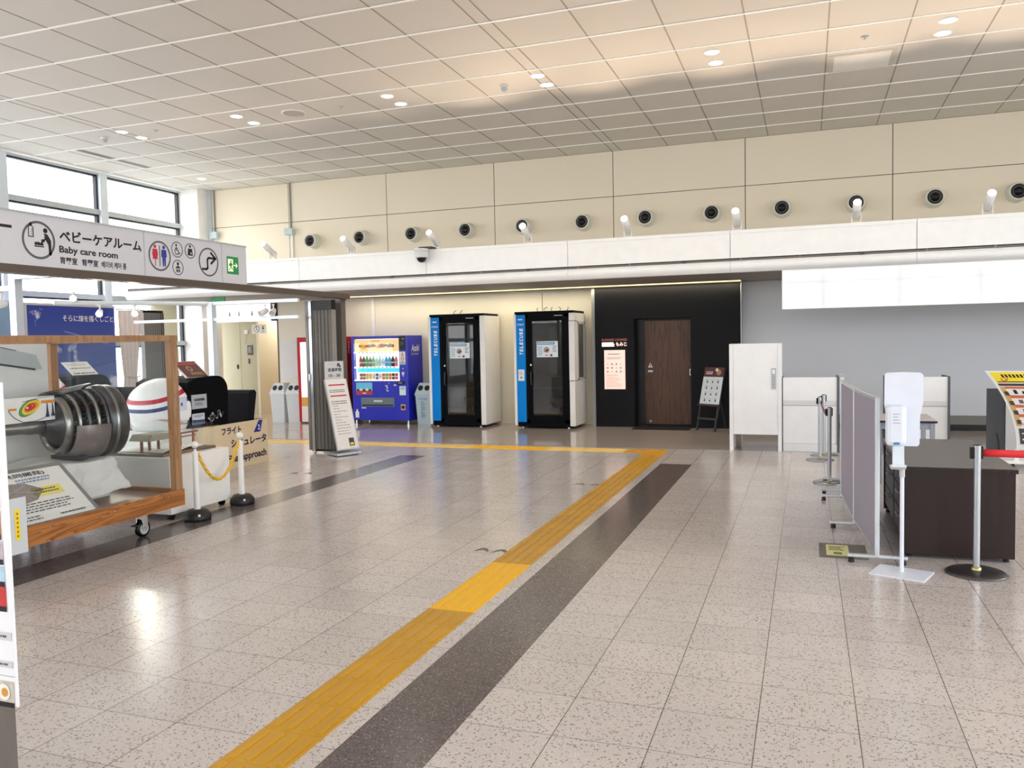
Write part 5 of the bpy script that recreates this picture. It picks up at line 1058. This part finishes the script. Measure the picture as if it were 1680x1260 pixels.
s1 = simulator('flight simulator with black hood and seat seen behind the turbine', '1')
s1.location = (-10.45, 9.52, 0)
t = thing('hood_board', 'tilted dark red poster board on the hood of the simulator marked 2', 'poster board', (-7.5, 8.6, 1.262))
Fq = frame((-7.40, 8.42, 1.266), (0, 1, 0), (-0.22, 0, 0.19)); fin('board', MB().fbox(Fq, 0, 0, -0.008, 0.36, 0.29, 0, M('board_red_brown', (98, 52, 48), 0.5)), t)
fin('print', MB().rect(Fq, 0.02, 0.225, 0.34, 0.265, M('board_red', (176, 66, 60), 0.5), 0.002).ring(Fq, 0.15, 0.15, 0.05, 0.02, M('board_tan', (176, 150, 120), 0.5), 0.002).lines(Fq, 0.1, 0.03, 0.32, 0.08, 2, M('board_tan', (176, 150, 120), 0.5), 0.002, 0.6, 0.1, 0.15), t)
fin('backing_card', MB().fbox(frame((-7.40, 8.40, 1.263), (0, 1, 0), (-0.22, 0, 0.19)), -0.02, -0.0, -0.016, 0.42, 0.31, -0.009, PAPER), t)
t = thing('hood_board', 'tilted white poster board on the hood of the simulator behind the turbine', 'poster board', (-10.3, 9.4, 1.262))
Fq = frame((-10.15, 9.16, 1.266), (0, 1, 0), (-0.22, 0, 0.19)); fin('board', MB().fbox(Fq, 0, 0, -0.008, 0.46, 0.29, 0, PAPER), t)
fin('print', MB().lines(Fq, 0.04, 0.13, 0.42, 0.16, 1, INKG, 0.002, 0.6, 0.0, 0.12).lines(Fq, 0.04, 0.02, 0.42, 0.045, 1, INK, 0.002, 0.8, 0.0, 0.16).lines(Fq, 0.06, 0.2, 0.4, 0.25, 2, M('board_tan', (176, 150, 120), 0.5), 0.002, 0.3), t)

# ------------------------------------------------------------------ exhibit backdrops and light frame
def sky_print():
    mt = bpy.data.materials.new('sky_poster'); mt.use_nodes = True; nt = mt.node_tree; b = nt.nodes['Principled BSDF']
    ge = nt.nodes.new('ShaderNodeNewGeometry'); sp_ = nt.nodes.new('ShaderNodeSeparateXYZ'); nt.links.new(ge.outputs['Position'], sp_.inputs[0])
    n = nt.nodes.new('ShaderNodeTexNoise'); n.inputs['Scale'].default_value = 2.0; n.inputs['Detail'].default_value = 8; nt.links.new(ge.outputs['Position'], n.inputs['Vector'])
    h = math_node(nt, 'SUBTRACT', math_node(nt, 'MULTIPLY', n.outputs['Fac'], 2.6), math_node(nt, 'MULTIPLY', sp_.outputs[2], 0.62))
    h = math_node(nt, 'SUBTRACT', h, math_node(nt, 'MULTIPLY', math_node(nt, 'SUBTRACT', sp_.outputs[1], 11.0), 0.35))
    r = nt.nodes.new('ShaderNodeValToRGB'); r.color_ramp.elements[0].position = 0.42; r.color_ramp.elements[1].position = 0.55; nt.links.new(h, r.inputs[0])
    rz = nt.nodes.new('ShaderNodeMapRange'); rz.inputs['From Min'].default_value = 1.0; rz.inputs['From Max'].default_value = 2.3; nt.links.new(sp_.outputs[2], rz.inputs[0])
    sky = mixc(nt, rz.outputs[0], lin((74, 104, 168)), lin((28, 54, 150)))
    nt.links.new(mixc(nt, r.outputs[0], sky, lin((196, 200, 222))), b.inputs['Base Color']); b.inputs['Roughness'].default_value = 0.35; return mt
t = thing('backdrop_panel', 'tall dark blue sky backdrop panel with white slogan near the windows', 'poster', (-12.5, 11.37, 0))
fin('panel', MB().box((-12.54, 10.40, 0.02), (-12.50, 12.29, 2.42), sky_print()), t)
Fk = FL(-12.5); fin('lettering', MB().text('そらに線を描くしごと', Fk, 11.12, 2.15, 1.13, 0.115, PAPER, 0.003, bold=0.01), t)
fin('trail', MB().stroke(Fk, [(11.15, 1.97), (11.45, 1.90), (12.1, 1.74)], 0.02, M('trail_white', (120, 140, 200), 0.6), 0.003), t)
fin('frame_bar', MB().box((-12.54, 10.36, 2.42), (-12.49, 12.3, 2.46), LGREY).box((-12.54, 10.36, 0), (-12.49, 10.40, 2.42), LGREY), t)
t = thing('backdrop_panel', 'pale blue cloud poster panel left of the dark blue backdrop', 'poster', (-12.5, 9.4, 0))
fin('panel', MB().box((-12.54, 8.6, 0.02), (-12.50, 10.20, 2.43), M('cloud_poster', (128, 158, 190), 0.4, var=0.15, scale=1.5)), t); fin('frame_bar', MB().box((-12.54, 8.6, 2.43), (-12.49, 10.34, 2.47), LGREY).box((-12.54, 10.2, 0.0), (-12.49, 10.34, 2.43), NAVY), t)
CUR = M('curtain_pink', (232, 220, 216), 0.85)
t = thing('curtain', 'pale pink gathered curtain hanging between blue backdrop and striped partition', 'curtain', (-12.45, 12.6, 0))
def cur(u, v):
    w = 0.31 * (1 - 0.45 * max(0, 1 - abs(v - 0.45) / 0.5) * 0.9); c = 12.60 - 0.06 * math.sin(v * 3)
    return (-12.42 + 0.028 * math.sin(u * 30 + v * 2), c + (u - 0.5) * 2 * w, 0.05 + 2.33 * v)
fin('fabric', MB().sheet(cur, 64, 20, (0.006, 0, 0), CUR), t); fin('rail', MB().tube([(-12.42, 12.25, 2.395), (-12.42, 12.95, 2.395)], 0.012, ALU), t); fin('tie', MB().tube([(-12.385, 12.42, 1.1), (-12.36, 12.6, 1.07), (-12.385, 12.76, 1.1)], 0.01, LGREY), t)
CORY = stripes('corrugated_far', (140, 136, 132), (72, 70, 68), 0.05, 1, 0.5)
t = thing('folding_partition', 'grey striped folding partition standing against the window wall', 'partition', (-12.5, 13.2, 0))
q = MB(); pts = [(12.97 + 0.545 * i / 22, -12.47 if i % 2 else -12.44) for i in range(23)] + [(13.515, -12.54), (12.97, -12.54)]
q.prism(frame((0, 0, 0.05), (0, 1, 0), (1, 0, 0)), pts, 0, -2.30, CORY); fin('panel', q, t)
fin('rail', MB().box((-12.53, 12.97, 2.35), (-12.46, 13.515, 2.40), BLACK).box((-12.53, 13.42, 0.03), (-12.45, 13.515, 2.35), DGREY), t)
t = thing('light_frame', 'white aluminium truss frame with two rails along the back of the exhibit', 'frame', (-8.7, 10.45, 0))
fin('post', MB().box((-8.74, 10.40, 0), (-8.64, 10.50, 2.32), ALUW), t); fin('rail', MB().box((-8.74, 10.42, 2.285), (-7.1, 10.48, 2.335), ALUW), t); fin('rail', MB().box((-10.2, 10.42, 2.04), (-7.1, 10.48, 2.085), ALUW), t)
fin('tube', MB().tube([(-9.9, 8.68, 2.30), (-8.72, 10.44, 2.31)], 0.032, ALUW, 12), t)
fin('rail', MB().box((-8.60, 5.66, 2.20), (-6.955, 5.72, 2.25), ALUW), t)
bm_ = M('spot_bulb', (255, 226, 180), 0.4, var=0, emit=9.0)
def tracklight(p, aim, lab, lit=True):
    t = thing('track_light', lab, 'spotlight', p, 'exhibit spotlights'); p = Vector(p); d = Vector(aim).normalized()
    fin('stem', MB().cyl(p, p + Vector((0, 0, 0.10)), 0.01, 0.01, WHITE, 10).cyl(p + Vector((0, 0, 0.08)), p + Vector((0, 0, 0.105)), 0.02, 0.02, WHITE, 12), t)
    fin('lamp_head', MB().lathe(p - d * 0.05, d, [(0, 0), (0.03, 0.004), (0.038, 0.03), (0.048, 0.14), (0.05, 0.15), (0.044, 0.15), (0.03, 0.08)], WHITE, 20), t)
    fin('bulb', MB().cyl(p + d * 0.075, p + d * 0.085, 0.043, 0.043, bm_ if lit else LGREY, 18), t)
    if lit:
        l_ = bpy.data.lights.new('track_beam', 'SPOT'); l_.energy = 25; l_.color = (1, 0.82, 0.58); l_.spot_size = 1.6; l_.spot_blend = 0.7; l_.shadow_soft_size = 0.04
        o = bpy.data.objects.new('track_beam', l_); COL.objects.link(o); o.parent = t; o.location = d * 0.11; o.rotation_euler = d.to_track_quat('-Z', 'Y').to_euler()
tracklight((-9.58, 9.16, 2.175), (0.55, -0.7, -0.35), 'glowing spotlight left of the slogan end on the white truss'); tracklight((-9.32, 9.55, 2.175), (0.6, -0.7, -0.3), 'glowing spotlight in front of the pink curtain top')
tracklight((-9.75, 8.87, 2.35), (0.7, -0.7, 0.1), 'glowing spotlight standing on the left end of the white tube')
tracklight((-7.55, 10.45, 2.16), (0.3, -0.8, -0.4), 'white unlit spotlight at the right end of the white truss', False); tracklight((-7.70, 10.45, 2.16), (-0.3, -0.8, -0.4), 'white unlit spotlight second from the right end of the white truss', False)
tracklight((-7.15, 5.69, 2.085), (-0.2, -0.9, -0.2), 'white spotlight at the left edge beside the silver post', False)

# ------------------------------------------------------------------ foreground notice board at the left edge
t = thing('notice_board', 'white freestanding notice board with food photos on a grey leg', 'notice board', (-2.95, 2.12, 0))
bx1 = -2.662
fin('panel', MB().box((-3.25, 2.10, 0.365), (bx1, 2.108, 1.53), M('board_white', (236, 238, 242), 0.4)), t)
fin('leg', MB().box((-2.83, 2.12, 0.015), (-2.752, 2.16, 1.40), M('leg_grey', (104, 98, 92), 0.5)), t); fin('leg', MB().box((-3.20, 2.12, 0.015), (-3.125, 2.16, 1.40), M('leg_grey', (104, 98, 92), 0.5)), t)
fin('foot', MB().box((-2.84, 1.88, 0), (-2.745, 2.19, 0.015), M('leg_grey', (104, 98, 92), 0.5)), t); fin('foot', MB().box((-3.21, 1.88, 0), (-3.115, 2.19, 0.015), M('leg_grey', (104, 98, 92), 0.5)), t)
Fn = FB(2.10); q = MB()
ph = [(1.30, 1.42, 0.045, (196, 200, 204)), (1.10, 1.25, 0.035, (120, 116, 124)), (0.985, 1.075, 0.035, (196, 120, 50)), (0.895, 0.965, 0.03, (190, 176, 182)), (0.815, 0.875, 0.028, (176, 206, 226)), (0.725, 0.80, 0.026, (190, 40, 44)), (0.375, 0.455, 0.012, (196, 190, 176))]
for a, b, e, c in ph: fin('photo_print', MB().rect(Fn, bx1 - e - 0.14, a, bx1 - e, b, M('photo_%d' % sum(c), c, 0.4, var=0.2, scale=30), 0.002).rect(Fn, bx1 - e - 0.14, a - 0.015, bx1 - e, a + 0.004, BLACK, 0.003), t)
q.rect(Fn, bx1 - 0.16, 0.605, bx1 - 0.012, 0.635, M('tag_grey', (206, 208, 212), 0.4), 0.002).lines(Fn, bx1 - 0.15, 0.612, bx1 - 0.02, 0.628, 1, INKG, 0.003, 0.5, 0.2, 0.1); fin('caption', q, t); q = MB().rect(Fn, bx1 - 0.16, 0.505, bx1 - 0.012, 0.53, M('tag_grey', (206, 208, 212), 0.4), 0.002).lines(Fn, bx1 - 0.15, 0.51, bx1 - 0.02, 0.525, 1, INKG, 0.003, 0.5, 0.2, 0.1)
fin('caption', q, t); q = MB().disc(Fn, bx1 - 0.06, 0.415, 0.03, PAPER, 0.004).disc(Fn, bx1 - 0.055, 0.415, 0.016, M('food_gold', (206, 150, 60), 0.5), 0.005).stroke(Fn, [(bx1 - 0.2, 0.475), (bx1 - 0.005, 0.475)], 0.002, INKL, 0.003)
fin('plate_print', q, t)

# ------------------------------------------------------------------ right side: cabinet booth, counters, screens
BW2 = M('booth_laminate', (232, 233, 234), 0.35)
t = thing('privacy_cabinet', 'tall white cabinet on two side legs beside the charcoal wall', 'cabinet', (-0.69, 12.4, 0))
fin('panel', MB().box((-1.05, 12.13, 0), (-1.0, 12.62, 1.53), BW2), t); fin('panel', MB().box((-0.385, 12.13, 0), (-0.335, 12.62, 1.53), BW2), t)
fin('panel', MB().box((-0.998, 12.137, 0.235), (-0.387, 12.165, 1.525), BW2), t); fin('top', MB().box((-0.998, 12.165, 1.50), (-0.387, 12.62, 1.53), BW2), t)
fin('shelf', MB().box((-0.998, 12.165, 0.235), (-0.387, 12.62, 0.26), BW2), t)
Fz = FB(12.137); fin('name_plate', MB().fbox(Fz, -0.475, 0.88, 0, -0.41, 1.18, 0.006, M('plate_silver', (176, 182, 192), 0.35)).lines(Fz, -0.465, 0.90, -0.42, 1.15, 7, INKL, 0.008, 0.5).rect(Fz, -0.46, 1.10, -0.425, 1.16, PAPER, 0.009), t)
def counter(x0, x1, lab):
    t = thing('service_counter', lab, 'counter', ((x0 + x1) / 2, 12.3, 0), 'white counter fronts')
    fin('panel', MB().box((x0, 12.20, 0.655), (x1 - 0.03, 12.25, 1.045), BW2), t)
    fin('band', MB().box((x0, 12.205, 0.645), (x1 - 0.03, 12.25, 0.655), INKL).box((x0, 12.198, 0.655), (x1 - 0.03, 12.20, 0.72), M('band_grey', (212, 212, 214), 0.4)), t)
    fin('panel', MB().box((x0, 12.205, 0.115), (x1 - 0.03, 12.25, 0.645), BW2), t); fin('plinth', MB().box((x0, 12.19, 0), (x1 - 0.03, 12.25, 0.112), M('plinth_white', (222, 226, 226), 0.35)), t)
    fin('edge_strip', MB().box((x1 - 0.03, 12.19, 0), (x1, 12.75, 1.05), M('edge_grey', (84, 88, 94), 0.4)), t); fin('edge_strip', MB().box((x0 - 0.012, 12.21, 0), (x0 - 0.001, 12.75, 1.045), M('edge_grey', (84, 88, 94), 0.4)), t)
    fin('worktop', MB().box((x0, 12.26, 0.68), (x1 - 0.03, 12.75, 0.71), BW2), t)
counter(-0.32, 0.42, 'white counter front standing between tall white cabinet and grey screens'); counter(1.03, 1.79, 'white counter front behind the sanitizer stand with dark right edge')
t = thing('office_table', 'small grey-topped table with black edge behind the sanitizer stand', 'table', (1.0, 9.95, 0))
fin('tabletop', MB().box((0.70, 9.70, 0.68), (1.30, 10.5, 0.70), M('table_top', (196, 188, 190), 0.4)).box((0.695, 9.695, 0.672), (1.305, 10.505, 0.694), INK), t)
for x, y in ((0.72, 9.72), (1.24, 9.72), (0.72, 10.44), (1.24, 10.44)): fin('leg', MB().box((x, y, 0), (x + 0.045, y + 0.045, 0.672), M('table_leg', (150, 156, 168), 0.35, metal=0.3)), t)
fin('apron', MB().box((0.765, 9.73, 0.60), (1.24, 9.76, 0.672), M('table_leg', (150, 156, 168), 0.35, metal=0.3)), t)

SCR = M('screen_fabric', (152, 146, 160), 0.9, var=0.02, scale=40)
def screen(pts, z1, lab):
    t = thing('floor_screen', lab, 'room divider', (pts[0][0], pts[0][1], 0), 'grey fabric floor screens')
    for (xa, ya), (xb, yb_) in zip(pts[:-1], pts[1:]):
        U_ = Vector((xb - xa, yb_ - ya, 0)); Ls = U_.length; Fs3 = frame((xa, ya, 0), U_, (0, 0, 1))
        fin('fabric_panel', MB().fbox(Fs3, 0.035, 0.10, -0.012, Ls - 0.035, z1 - 0.02, 0.012, SCR), t)
        fin('rail', MB().fbox(Fs3, 0.03, z1 - 0.02, -0.015, Ls - 0.03, z1, 0.015, ALU), t); fin('rail', MB().fbox(Fs3, 0.03, 0.08, -0.015, Ls - 0.03, 0.10, 0.015, ALU), t)
    for i, (x, y) in enumerate(pts):
        fin('post', MB().box((x - 0.016, y - 0.022, 0.045), (x + 0.016, y + 0.022, z1 + 0.004), ALU, 0.005).box((x - 0.02, y - 0.025, z1), (x + 0.02, y + 0.025, z1 + 0.012), LGREY), t)
        f = fin('foot', MB().box((x - 0.20, y - 0.016, 0.035), (x + 0.20, y + 0.016, 0.062), ALU, 0.008), t)
        for sx in (-0.17, 0.17): fin('glide', MB().cyl((x + sx, y, 0), (x + sx, y, 0.035), 0.022, 0.018, BLACK, 12), f)
    return t
screen([(0.468, 6.32), (0.378, 7.40), (0.325, 8.62)], 1.185, 'grey fabric floor screen of two panels beside the floor notice'); screen([(0.335, 8.95), (0.355, 9.65)], 1.20, 'grey fabric floor screen mostly hidden behind the two-panel screen')

# stanchions
def stanchion(x, y, h, lab, r=0.022, base=STEEL, br=0.175):
    t = thing('stanchion', lab, 'barrier post', (x, y, 0), 'belt barrier posts')
    fin('base', MB().lathe((x, y, 0), (0, 0, 1), [(0, 0), (br, 0), (br, 0.008), (br * 0.9, 0.02), (0.05, 0.03), (0, 0.03)], base, 40), t)
    fin('pole', MB().cyl((x, y, 0.028), (x, y, h - 0.10), r, r, STEEL, 24).lathe((x, y, 0.026), (0, 0, 1), [(0.032, 0), (0.03, 0.02), (r, 0.024)], M('collar_brass', (190, 176, 120), 0.3, metal=0.8), 24), t)
    fin('belt_head', MB().cyl((x, y, h - 0.10), (x, y, h), r * 1.15, r * 1.15, STEEL, 24).cyl((x, y, h), (x, y, h + 0.006), r * 1.1, r * 0.9, BLACK, 24).box((x - r * 2.0, y - 0.018, h - 0.09), (x - r * 1.05, y + 0.018, h - 0.012), BLACK, 0.003).box((x + r * 1.05, y - 0.014, h - 0.09), (x + r * 1.5, y + 0.014, h - 0.004), BLACK, 0.003), t)
    return t
stanchion(1.078, 6.22, 0.875, 'nearest steel barrier post with red belt in front of the dark cabinet', base=M('base_dark_steel', (92, 90, 90), 0.3, metal=0.8), br=0.19)
stanchion(0.233, 9.66, 0.835, 'steel barrier post nearest the grey screens in the group of three'); stanchion(0.158, 11.42, 0.825, 'steel barrier post, left of the two farther ones by the white counter'); stanchion(0.215, 11.86, 0.825, 'steel barrier post, rightmost and farthest by the white counter')
RB = M('belt_red', (206, 36, 42), 0.7); RBD = M('belt_dull_red', (150, 60, 66), 0.7)
tag(fin('barrier_belt', MB().sheet(lambda u, v: (1.11 + u * 1.6, 6.22 + u * 0.5, 0.80 + 0.05 * v - 0.03 * math.sin(math.pi * u)), 12, 1, (0, 0.003, 0), RB), None), 'bright red belt stretching right from the nearest steel post', 'barrier belt')
tag(fin('barrier_belt', MB().sheet(lambda u, v: (0.166 + u * 0.055, 11.39 + u * -1.70, 0.735 + 0.05 * v - 0.04 * math.sin(math.pi * u)), 12, 1, (0.003, 0, 0), RBD), None), 'dull red belt linking two of the far steel posts', 'barrier belt')

# sanitizer stand
SW = M('sanitizer_white', (220, 226, 238), 0.4)
t = thing('sanitizer_stand', 'white hand sanitizer dispenser stand with square floor plate', 'sanitizer stand', (0.605, 6.1, 0))
th = -0.35; ca, sa = math.cos(th), math.sin(th)
F0 = frame((0.605, 6.09, 0), (ca, sa, 0), (-sa, ca, 0))
fin('base_plate', MB().prism(F0, [(-0.175, -0.135), (0.175, -0.135), (0.175, 0.135), (-0.175, 0.135)], 0, 0.008, SW), t)
fin('pole', MB().cyl((0.609, 6.115, 0.008), (0.609, 6.115, 0.78), 0.0135, 0.0135, SW, 16).cyl((0.609, 6.115, 0.66), (0.609, 6.115, 0.74), 0.018, 0.017, LGREY, 16), t)
Fb3 = FB(6.10); bp = [(0.497, 1.36), (0.51, 1.372), (0.61, 1.376), (0.715, 1.372), (0.735, 1.355), (0.735, 1.18), (0.715, 1.08), (0.712, 0.89), (0.70, 0.875), (0.52, 0.875), (0.508, 0.89), (0.506, 1.08), (0.495, 1.16)]
fin('board', MB().prism(Fb3, bp[::-1], -0.012, 0.006, SW), t)
q = MB().box((0.499, 6.0, 0.882), (0.625, 6.094, 1.158), SW, 0.03); dsp = fin('dispenser', q, t)
Fd = FB(6.0); fin('print', MB().rect(Fd, 0.545, 0.895, 0.582, 0.91, M('sensor_blue', (40, 130, 180), 0.3), 0.002).lines(Fd, 0.54, 1.03, 0.585, 1.11, 4, INKL, 0.002, 0.25), dsp)
fin('drip_tray', MB().box((0.545, 6.055, 0.745), (0.615, 6.10, 0.885), M('tray_white', (218, 226, 234), 0.35)).prism(frame((0.50, 0, 0), (0, 1, 0), (0, 0, 1)), [(5.96, 0.765), (5.96, 0.75), (6.0, 0.728), (6.10, 0.728), (6.10, 0.745), (6.01, 0.745), (5.975, 0.765)], 0.03, 0.12, M('tray_white', (218, 226, 234), 0.35)), t)

# dark cabinet
DW = wood('dark_walnut', (44, 30, 28), (34, 24, 23), 5, 2, 0.4, 3); DT = M('cabinet_top', (92, 86, 82), 0.35, var=0.04)
t = thing('desk_cabinet', 'large dark brown office desk turned backwards behind the near steel post', 'desk', (1.02, 7.4, 0))
fin('modesty_panel', MB().box((0.665, 6.55, 0.03), (1.375, 6.58, 0.645), DW), t); fin('panel', MB().box((1.345, 6.58, 0.03), (1.375, 8.25, 0.645), DW), t)
fin('top', MB().box((0.655, 6.535, 0.645), (1.385, 8.27, 0.672), DT).box((0.652, 6.532, 0.64), (1.388, 6.545, 0.668), DW), t)
q = MB().box((0.665, 8.2, 0.03), (1.345, 8.23, 0.645), DW).box((0.70, 6.58, 0.05), (1.345, 8.2, 0.08), BLACK).box((0.70, 7.38, 0.08), (1.345, 7.41, 0.645), BLACK); fin('carcass', q, t)
for y0, y1 in ((6.60, 7.37), (7.42, 8.19)):
    for z0, z1 in ((0.09, 0.27), (0.28, 0.45), (0.46, 0.63)):
        d_ = fin('drawer', MB().box((0.675, y0, z0), (0.70, y1, z1), M('drawer_black', (30, 26, 28), 0.4)), t); fin('handle', MB().tube([(0.675, (y0 + y1) / 2 - 0.08, z1 - 0.04), (0.655, (y0 + y1) / 2 - 0.08, z1 - 0.04), (0.655, (y0 + y1) / 2 + 0.08, z1 - 0.04), (0.675, (y0 + y1) / 2 + 0.08, z1 - 0.04)], 0.006, LGREY, 6), d_)
for x, y in ((0.70, 6.6), (1.33, 6.6), (0.70, 8.18), (1.33, 8.18)): fin('foot', MB().cyl((x, y, 0), (x, y, 0.03), 0.02, 0.02, BLACK, 10), t)

# curved leaflet display and panels at far right
t = thing('curved_display', 'curved white display stand with yellow header and red leaflet rows', 'display stand', (2.3, 11.3, 0))
def cv(u, v, n=0.0):
    x0_ = 1.97 + 0.335 * math.sin(1.35 * (1 - v) * 1.0) / math.sin(1.35) if False else None
    s = 1 - v; off = 0.36 * (1 - (1 - s) ** 2.0)
    return Vector((1.965 + off + u * 0.62, 10.95 + 0.12 * s - 0.10 * u + n * -1, 0.24 + v * 0.935))
def ribbon(mb, u0, u1, v0, v1, m_, n0, n1, k=14):
    vs = []
    for i in range(k + 1):
        v = v0 + (v1 - v0) * i / k
        for u in (u0, u1):
            for n_ in (n0, n1): vs.append(cv(u, v, n_))
    fs = []
    for i in range(k):
        a = i * 4; fs += [(a, a + 4, a + 6, a + 2), (a + 1, a + 3, a + 7, a + 5), (a, a + 1, a + 5, a + 4), (a + 2, a + 6, a + 7, a + 3)]
    fs += [(0, 2, 3, 1), (k * 4, k * 4 + 1, k * 4 + 3, k * 4 + 2)]
    return mb.add(vs, fs, m_)
fin('panel', ribbon(MB(), 0, 1, 0.0, 1.0, M('display_shell', (236, 236, 234), 0.4), -0.012, 0.0, 24), t)
q = MB(); ribbon(q, 0.05, 1, 0.85, 0.98, M('header_yellow', (246, 222, 50), 0.5), 0.0, 0.003); ribbon(q, 0.07, 1, 0.855, 0.868, M('header_ink', (90, 84, 40), 0.5), 0.003, 0.005)
for i in range(12): ribbon(q, 0.2 + 0.06 * i, 0.235 + 0.06 * i, 0.915, 0.955, INK, 0.003, 0.005, 2)
ribbon(q, 0.05, 1, 0.81, 0.84, DGREY, 0.0, 0.003)
fin('header', q, t)
q = MB(); ribbon(q, 0.04, 0.12, 0.30, 0.80, M('strip_tan', (206, 170, 110), 0.5), 0.0, 0.004)
rl = random.Random(5)
for r in range(4):
    v0 = 0.33 + 0.12 * r
    ribbon(q, 0.12, 1, v0, v0 + 0.112, PAPER, 0.0, 0.004, 3); ribbon(q, 0.12, 0.55, v0 + 0.085, v0 + 0.112, M('strip_orange', (210, 110, 60), 0.5), 0.004, 0.006, 2); ribbon(q, 0.08, 1, v0 - 0.006, v0 + 0.002, REDP, 0.004, 0.006, 1); ribbon(q, 0.06, 0.13, v0, v0 + 0.05, DGREY, 0.004, 0.006, 2)
    for k in range(6): ribbon(q, 0.22 + 0.13 * k, 0.27 + 0.13 * k + 0.02 * rl.random(), v0 + 0.02, v0 + 0.05 + 0.025 * rl.random(), rl.choice([DGREY, INKG, REDP, INK, INKL]), 0.004, 0.006, 2)
fin('leaflet_rows', q, t)
q = MB(); ribbon(q, 0.06, 1, 0.07, 0.27, M('foot_grey', (70, 70, 70), 0.5), 0.0, 0.003); ribbon(q, 0.1, 1, 0.20, 0.215, PAPER, 0.003, 0.005, 1); ribbon(q, 0.1, 0.6, 0.12, 0.14, PAPER, 0.003, 0.005, 1)
fin('footer', q, t)
q = MB().ring(frame(cv(0.12, 0.885, 0.003), (1, -0.16, 0), (-0.05, -0.02, 1)), 0.05, 0.025, 0.04, 0.010, M('ban_red', (214, 80, 70), 0.5), 0.004).stroke(frame(cv(0.12, 0.885, 0.003), (1, -0.16, 0), (-0.05, -0.02, 1)), [(0.022, 0.052), (0.078, -0.002)], 0.009, M('ban_red', (214, 80, 70), 0.5), 0.005)
fin('prohibition_mark', q, t)
fin('support', MB().box((2.31, 11.09, 0.10), (2.36, 11.12, 0.24), WHITE).box((2.9, 11.05, 0.06), (2.94, 11.12, 0.26), WHITE), t)
fin('base', MB().box((2.10, 11.08, 0.06), (2.95, 11.46, 0.10), WHITE, 0.01), t)
for x, y in ((2.36, 11.42), (2.14, 11.12), (2.9, 11.12), (2.9, 11.42)): fin('caster', MB().cyl((x - 0.018, y, 0.03), (x + 0.018, y, 0.03), 0.03, 0.03, BLACK, 14).box((x - 0.01, y - 0.012, 0.03), (x + 0.01, y + 0.012, 0.06), DGREY), t)
t = thing('dark_panel', 'dark grey upright panel on a white base behind the curved display', 'panel', (2.25, 11.75, 0))
fin('panel', MB().box((2.13, 11.7, 0.02), (2.33, 11.74, 0.92), M('panel_dark', (66, 68, 72), 0.35)), t); fin('side', MB().box((2.335, 11.69, 0), (2.6, 11.75, 0.75), M('panel_light', (196, 198, 198), 0.4)), t); fin('cable', MB().tube([(2.24, 11.69, 0.36), (2.26, 11.67, 0.25), (2.265, 11.66, 0.1), (2.27, 11.66, 0.012)], 0.006, BLACK, 6), t)

# blank glossy sign hung under the soffit
GW = M('gloss_white', (228, 230, 234), 0.08, var=0.0, coat=1.0)
t = thing('blank_sign', 'long glossy white blank signboard hung under the soffit above the counters', 'signboard', (2.6, 12.7, 2.02))
fin('board', MB().box((-0.335, 12.68, 2.025), (6.2, 12.74, 2.58), GW), t)
fin('rim', MB().box((-0.335, 12.672, 2.018), (6.2, 12.74, 2.026), WHITE).box((-0.342, 12.672, 2.018), (-0.334, 12.74, 2.585), WHITE).box((-0.335, 12.672, 2.579), (6.2, 12.74, 2.588), WHITE), t)
fin('hanger', MB().box((0.2, 12.74, 2.5), (0.26, 13.12, 2.56), LGREY).box((4.5, 12.74, 2.5), (4.56, 13.12, 2.56), LGREY).box((0.2, 13.10, 2.5), (0.26, 13.14, 2.615), LGREY).box((4.5, 13.10, 2.5), (4.56, 13.14, 2.615), LGREY), t)
struct('trim_8', MB().box((-1.08, YW - 0.065, 0), (XR, YW - 0.045, 0.10), BLACK).box((-1.08, YW - 0.06, 0.10), (XR, YW - 0.045, 0.25), M('skirting_grey', (120, 118, 112), 0.5)))
#CONT
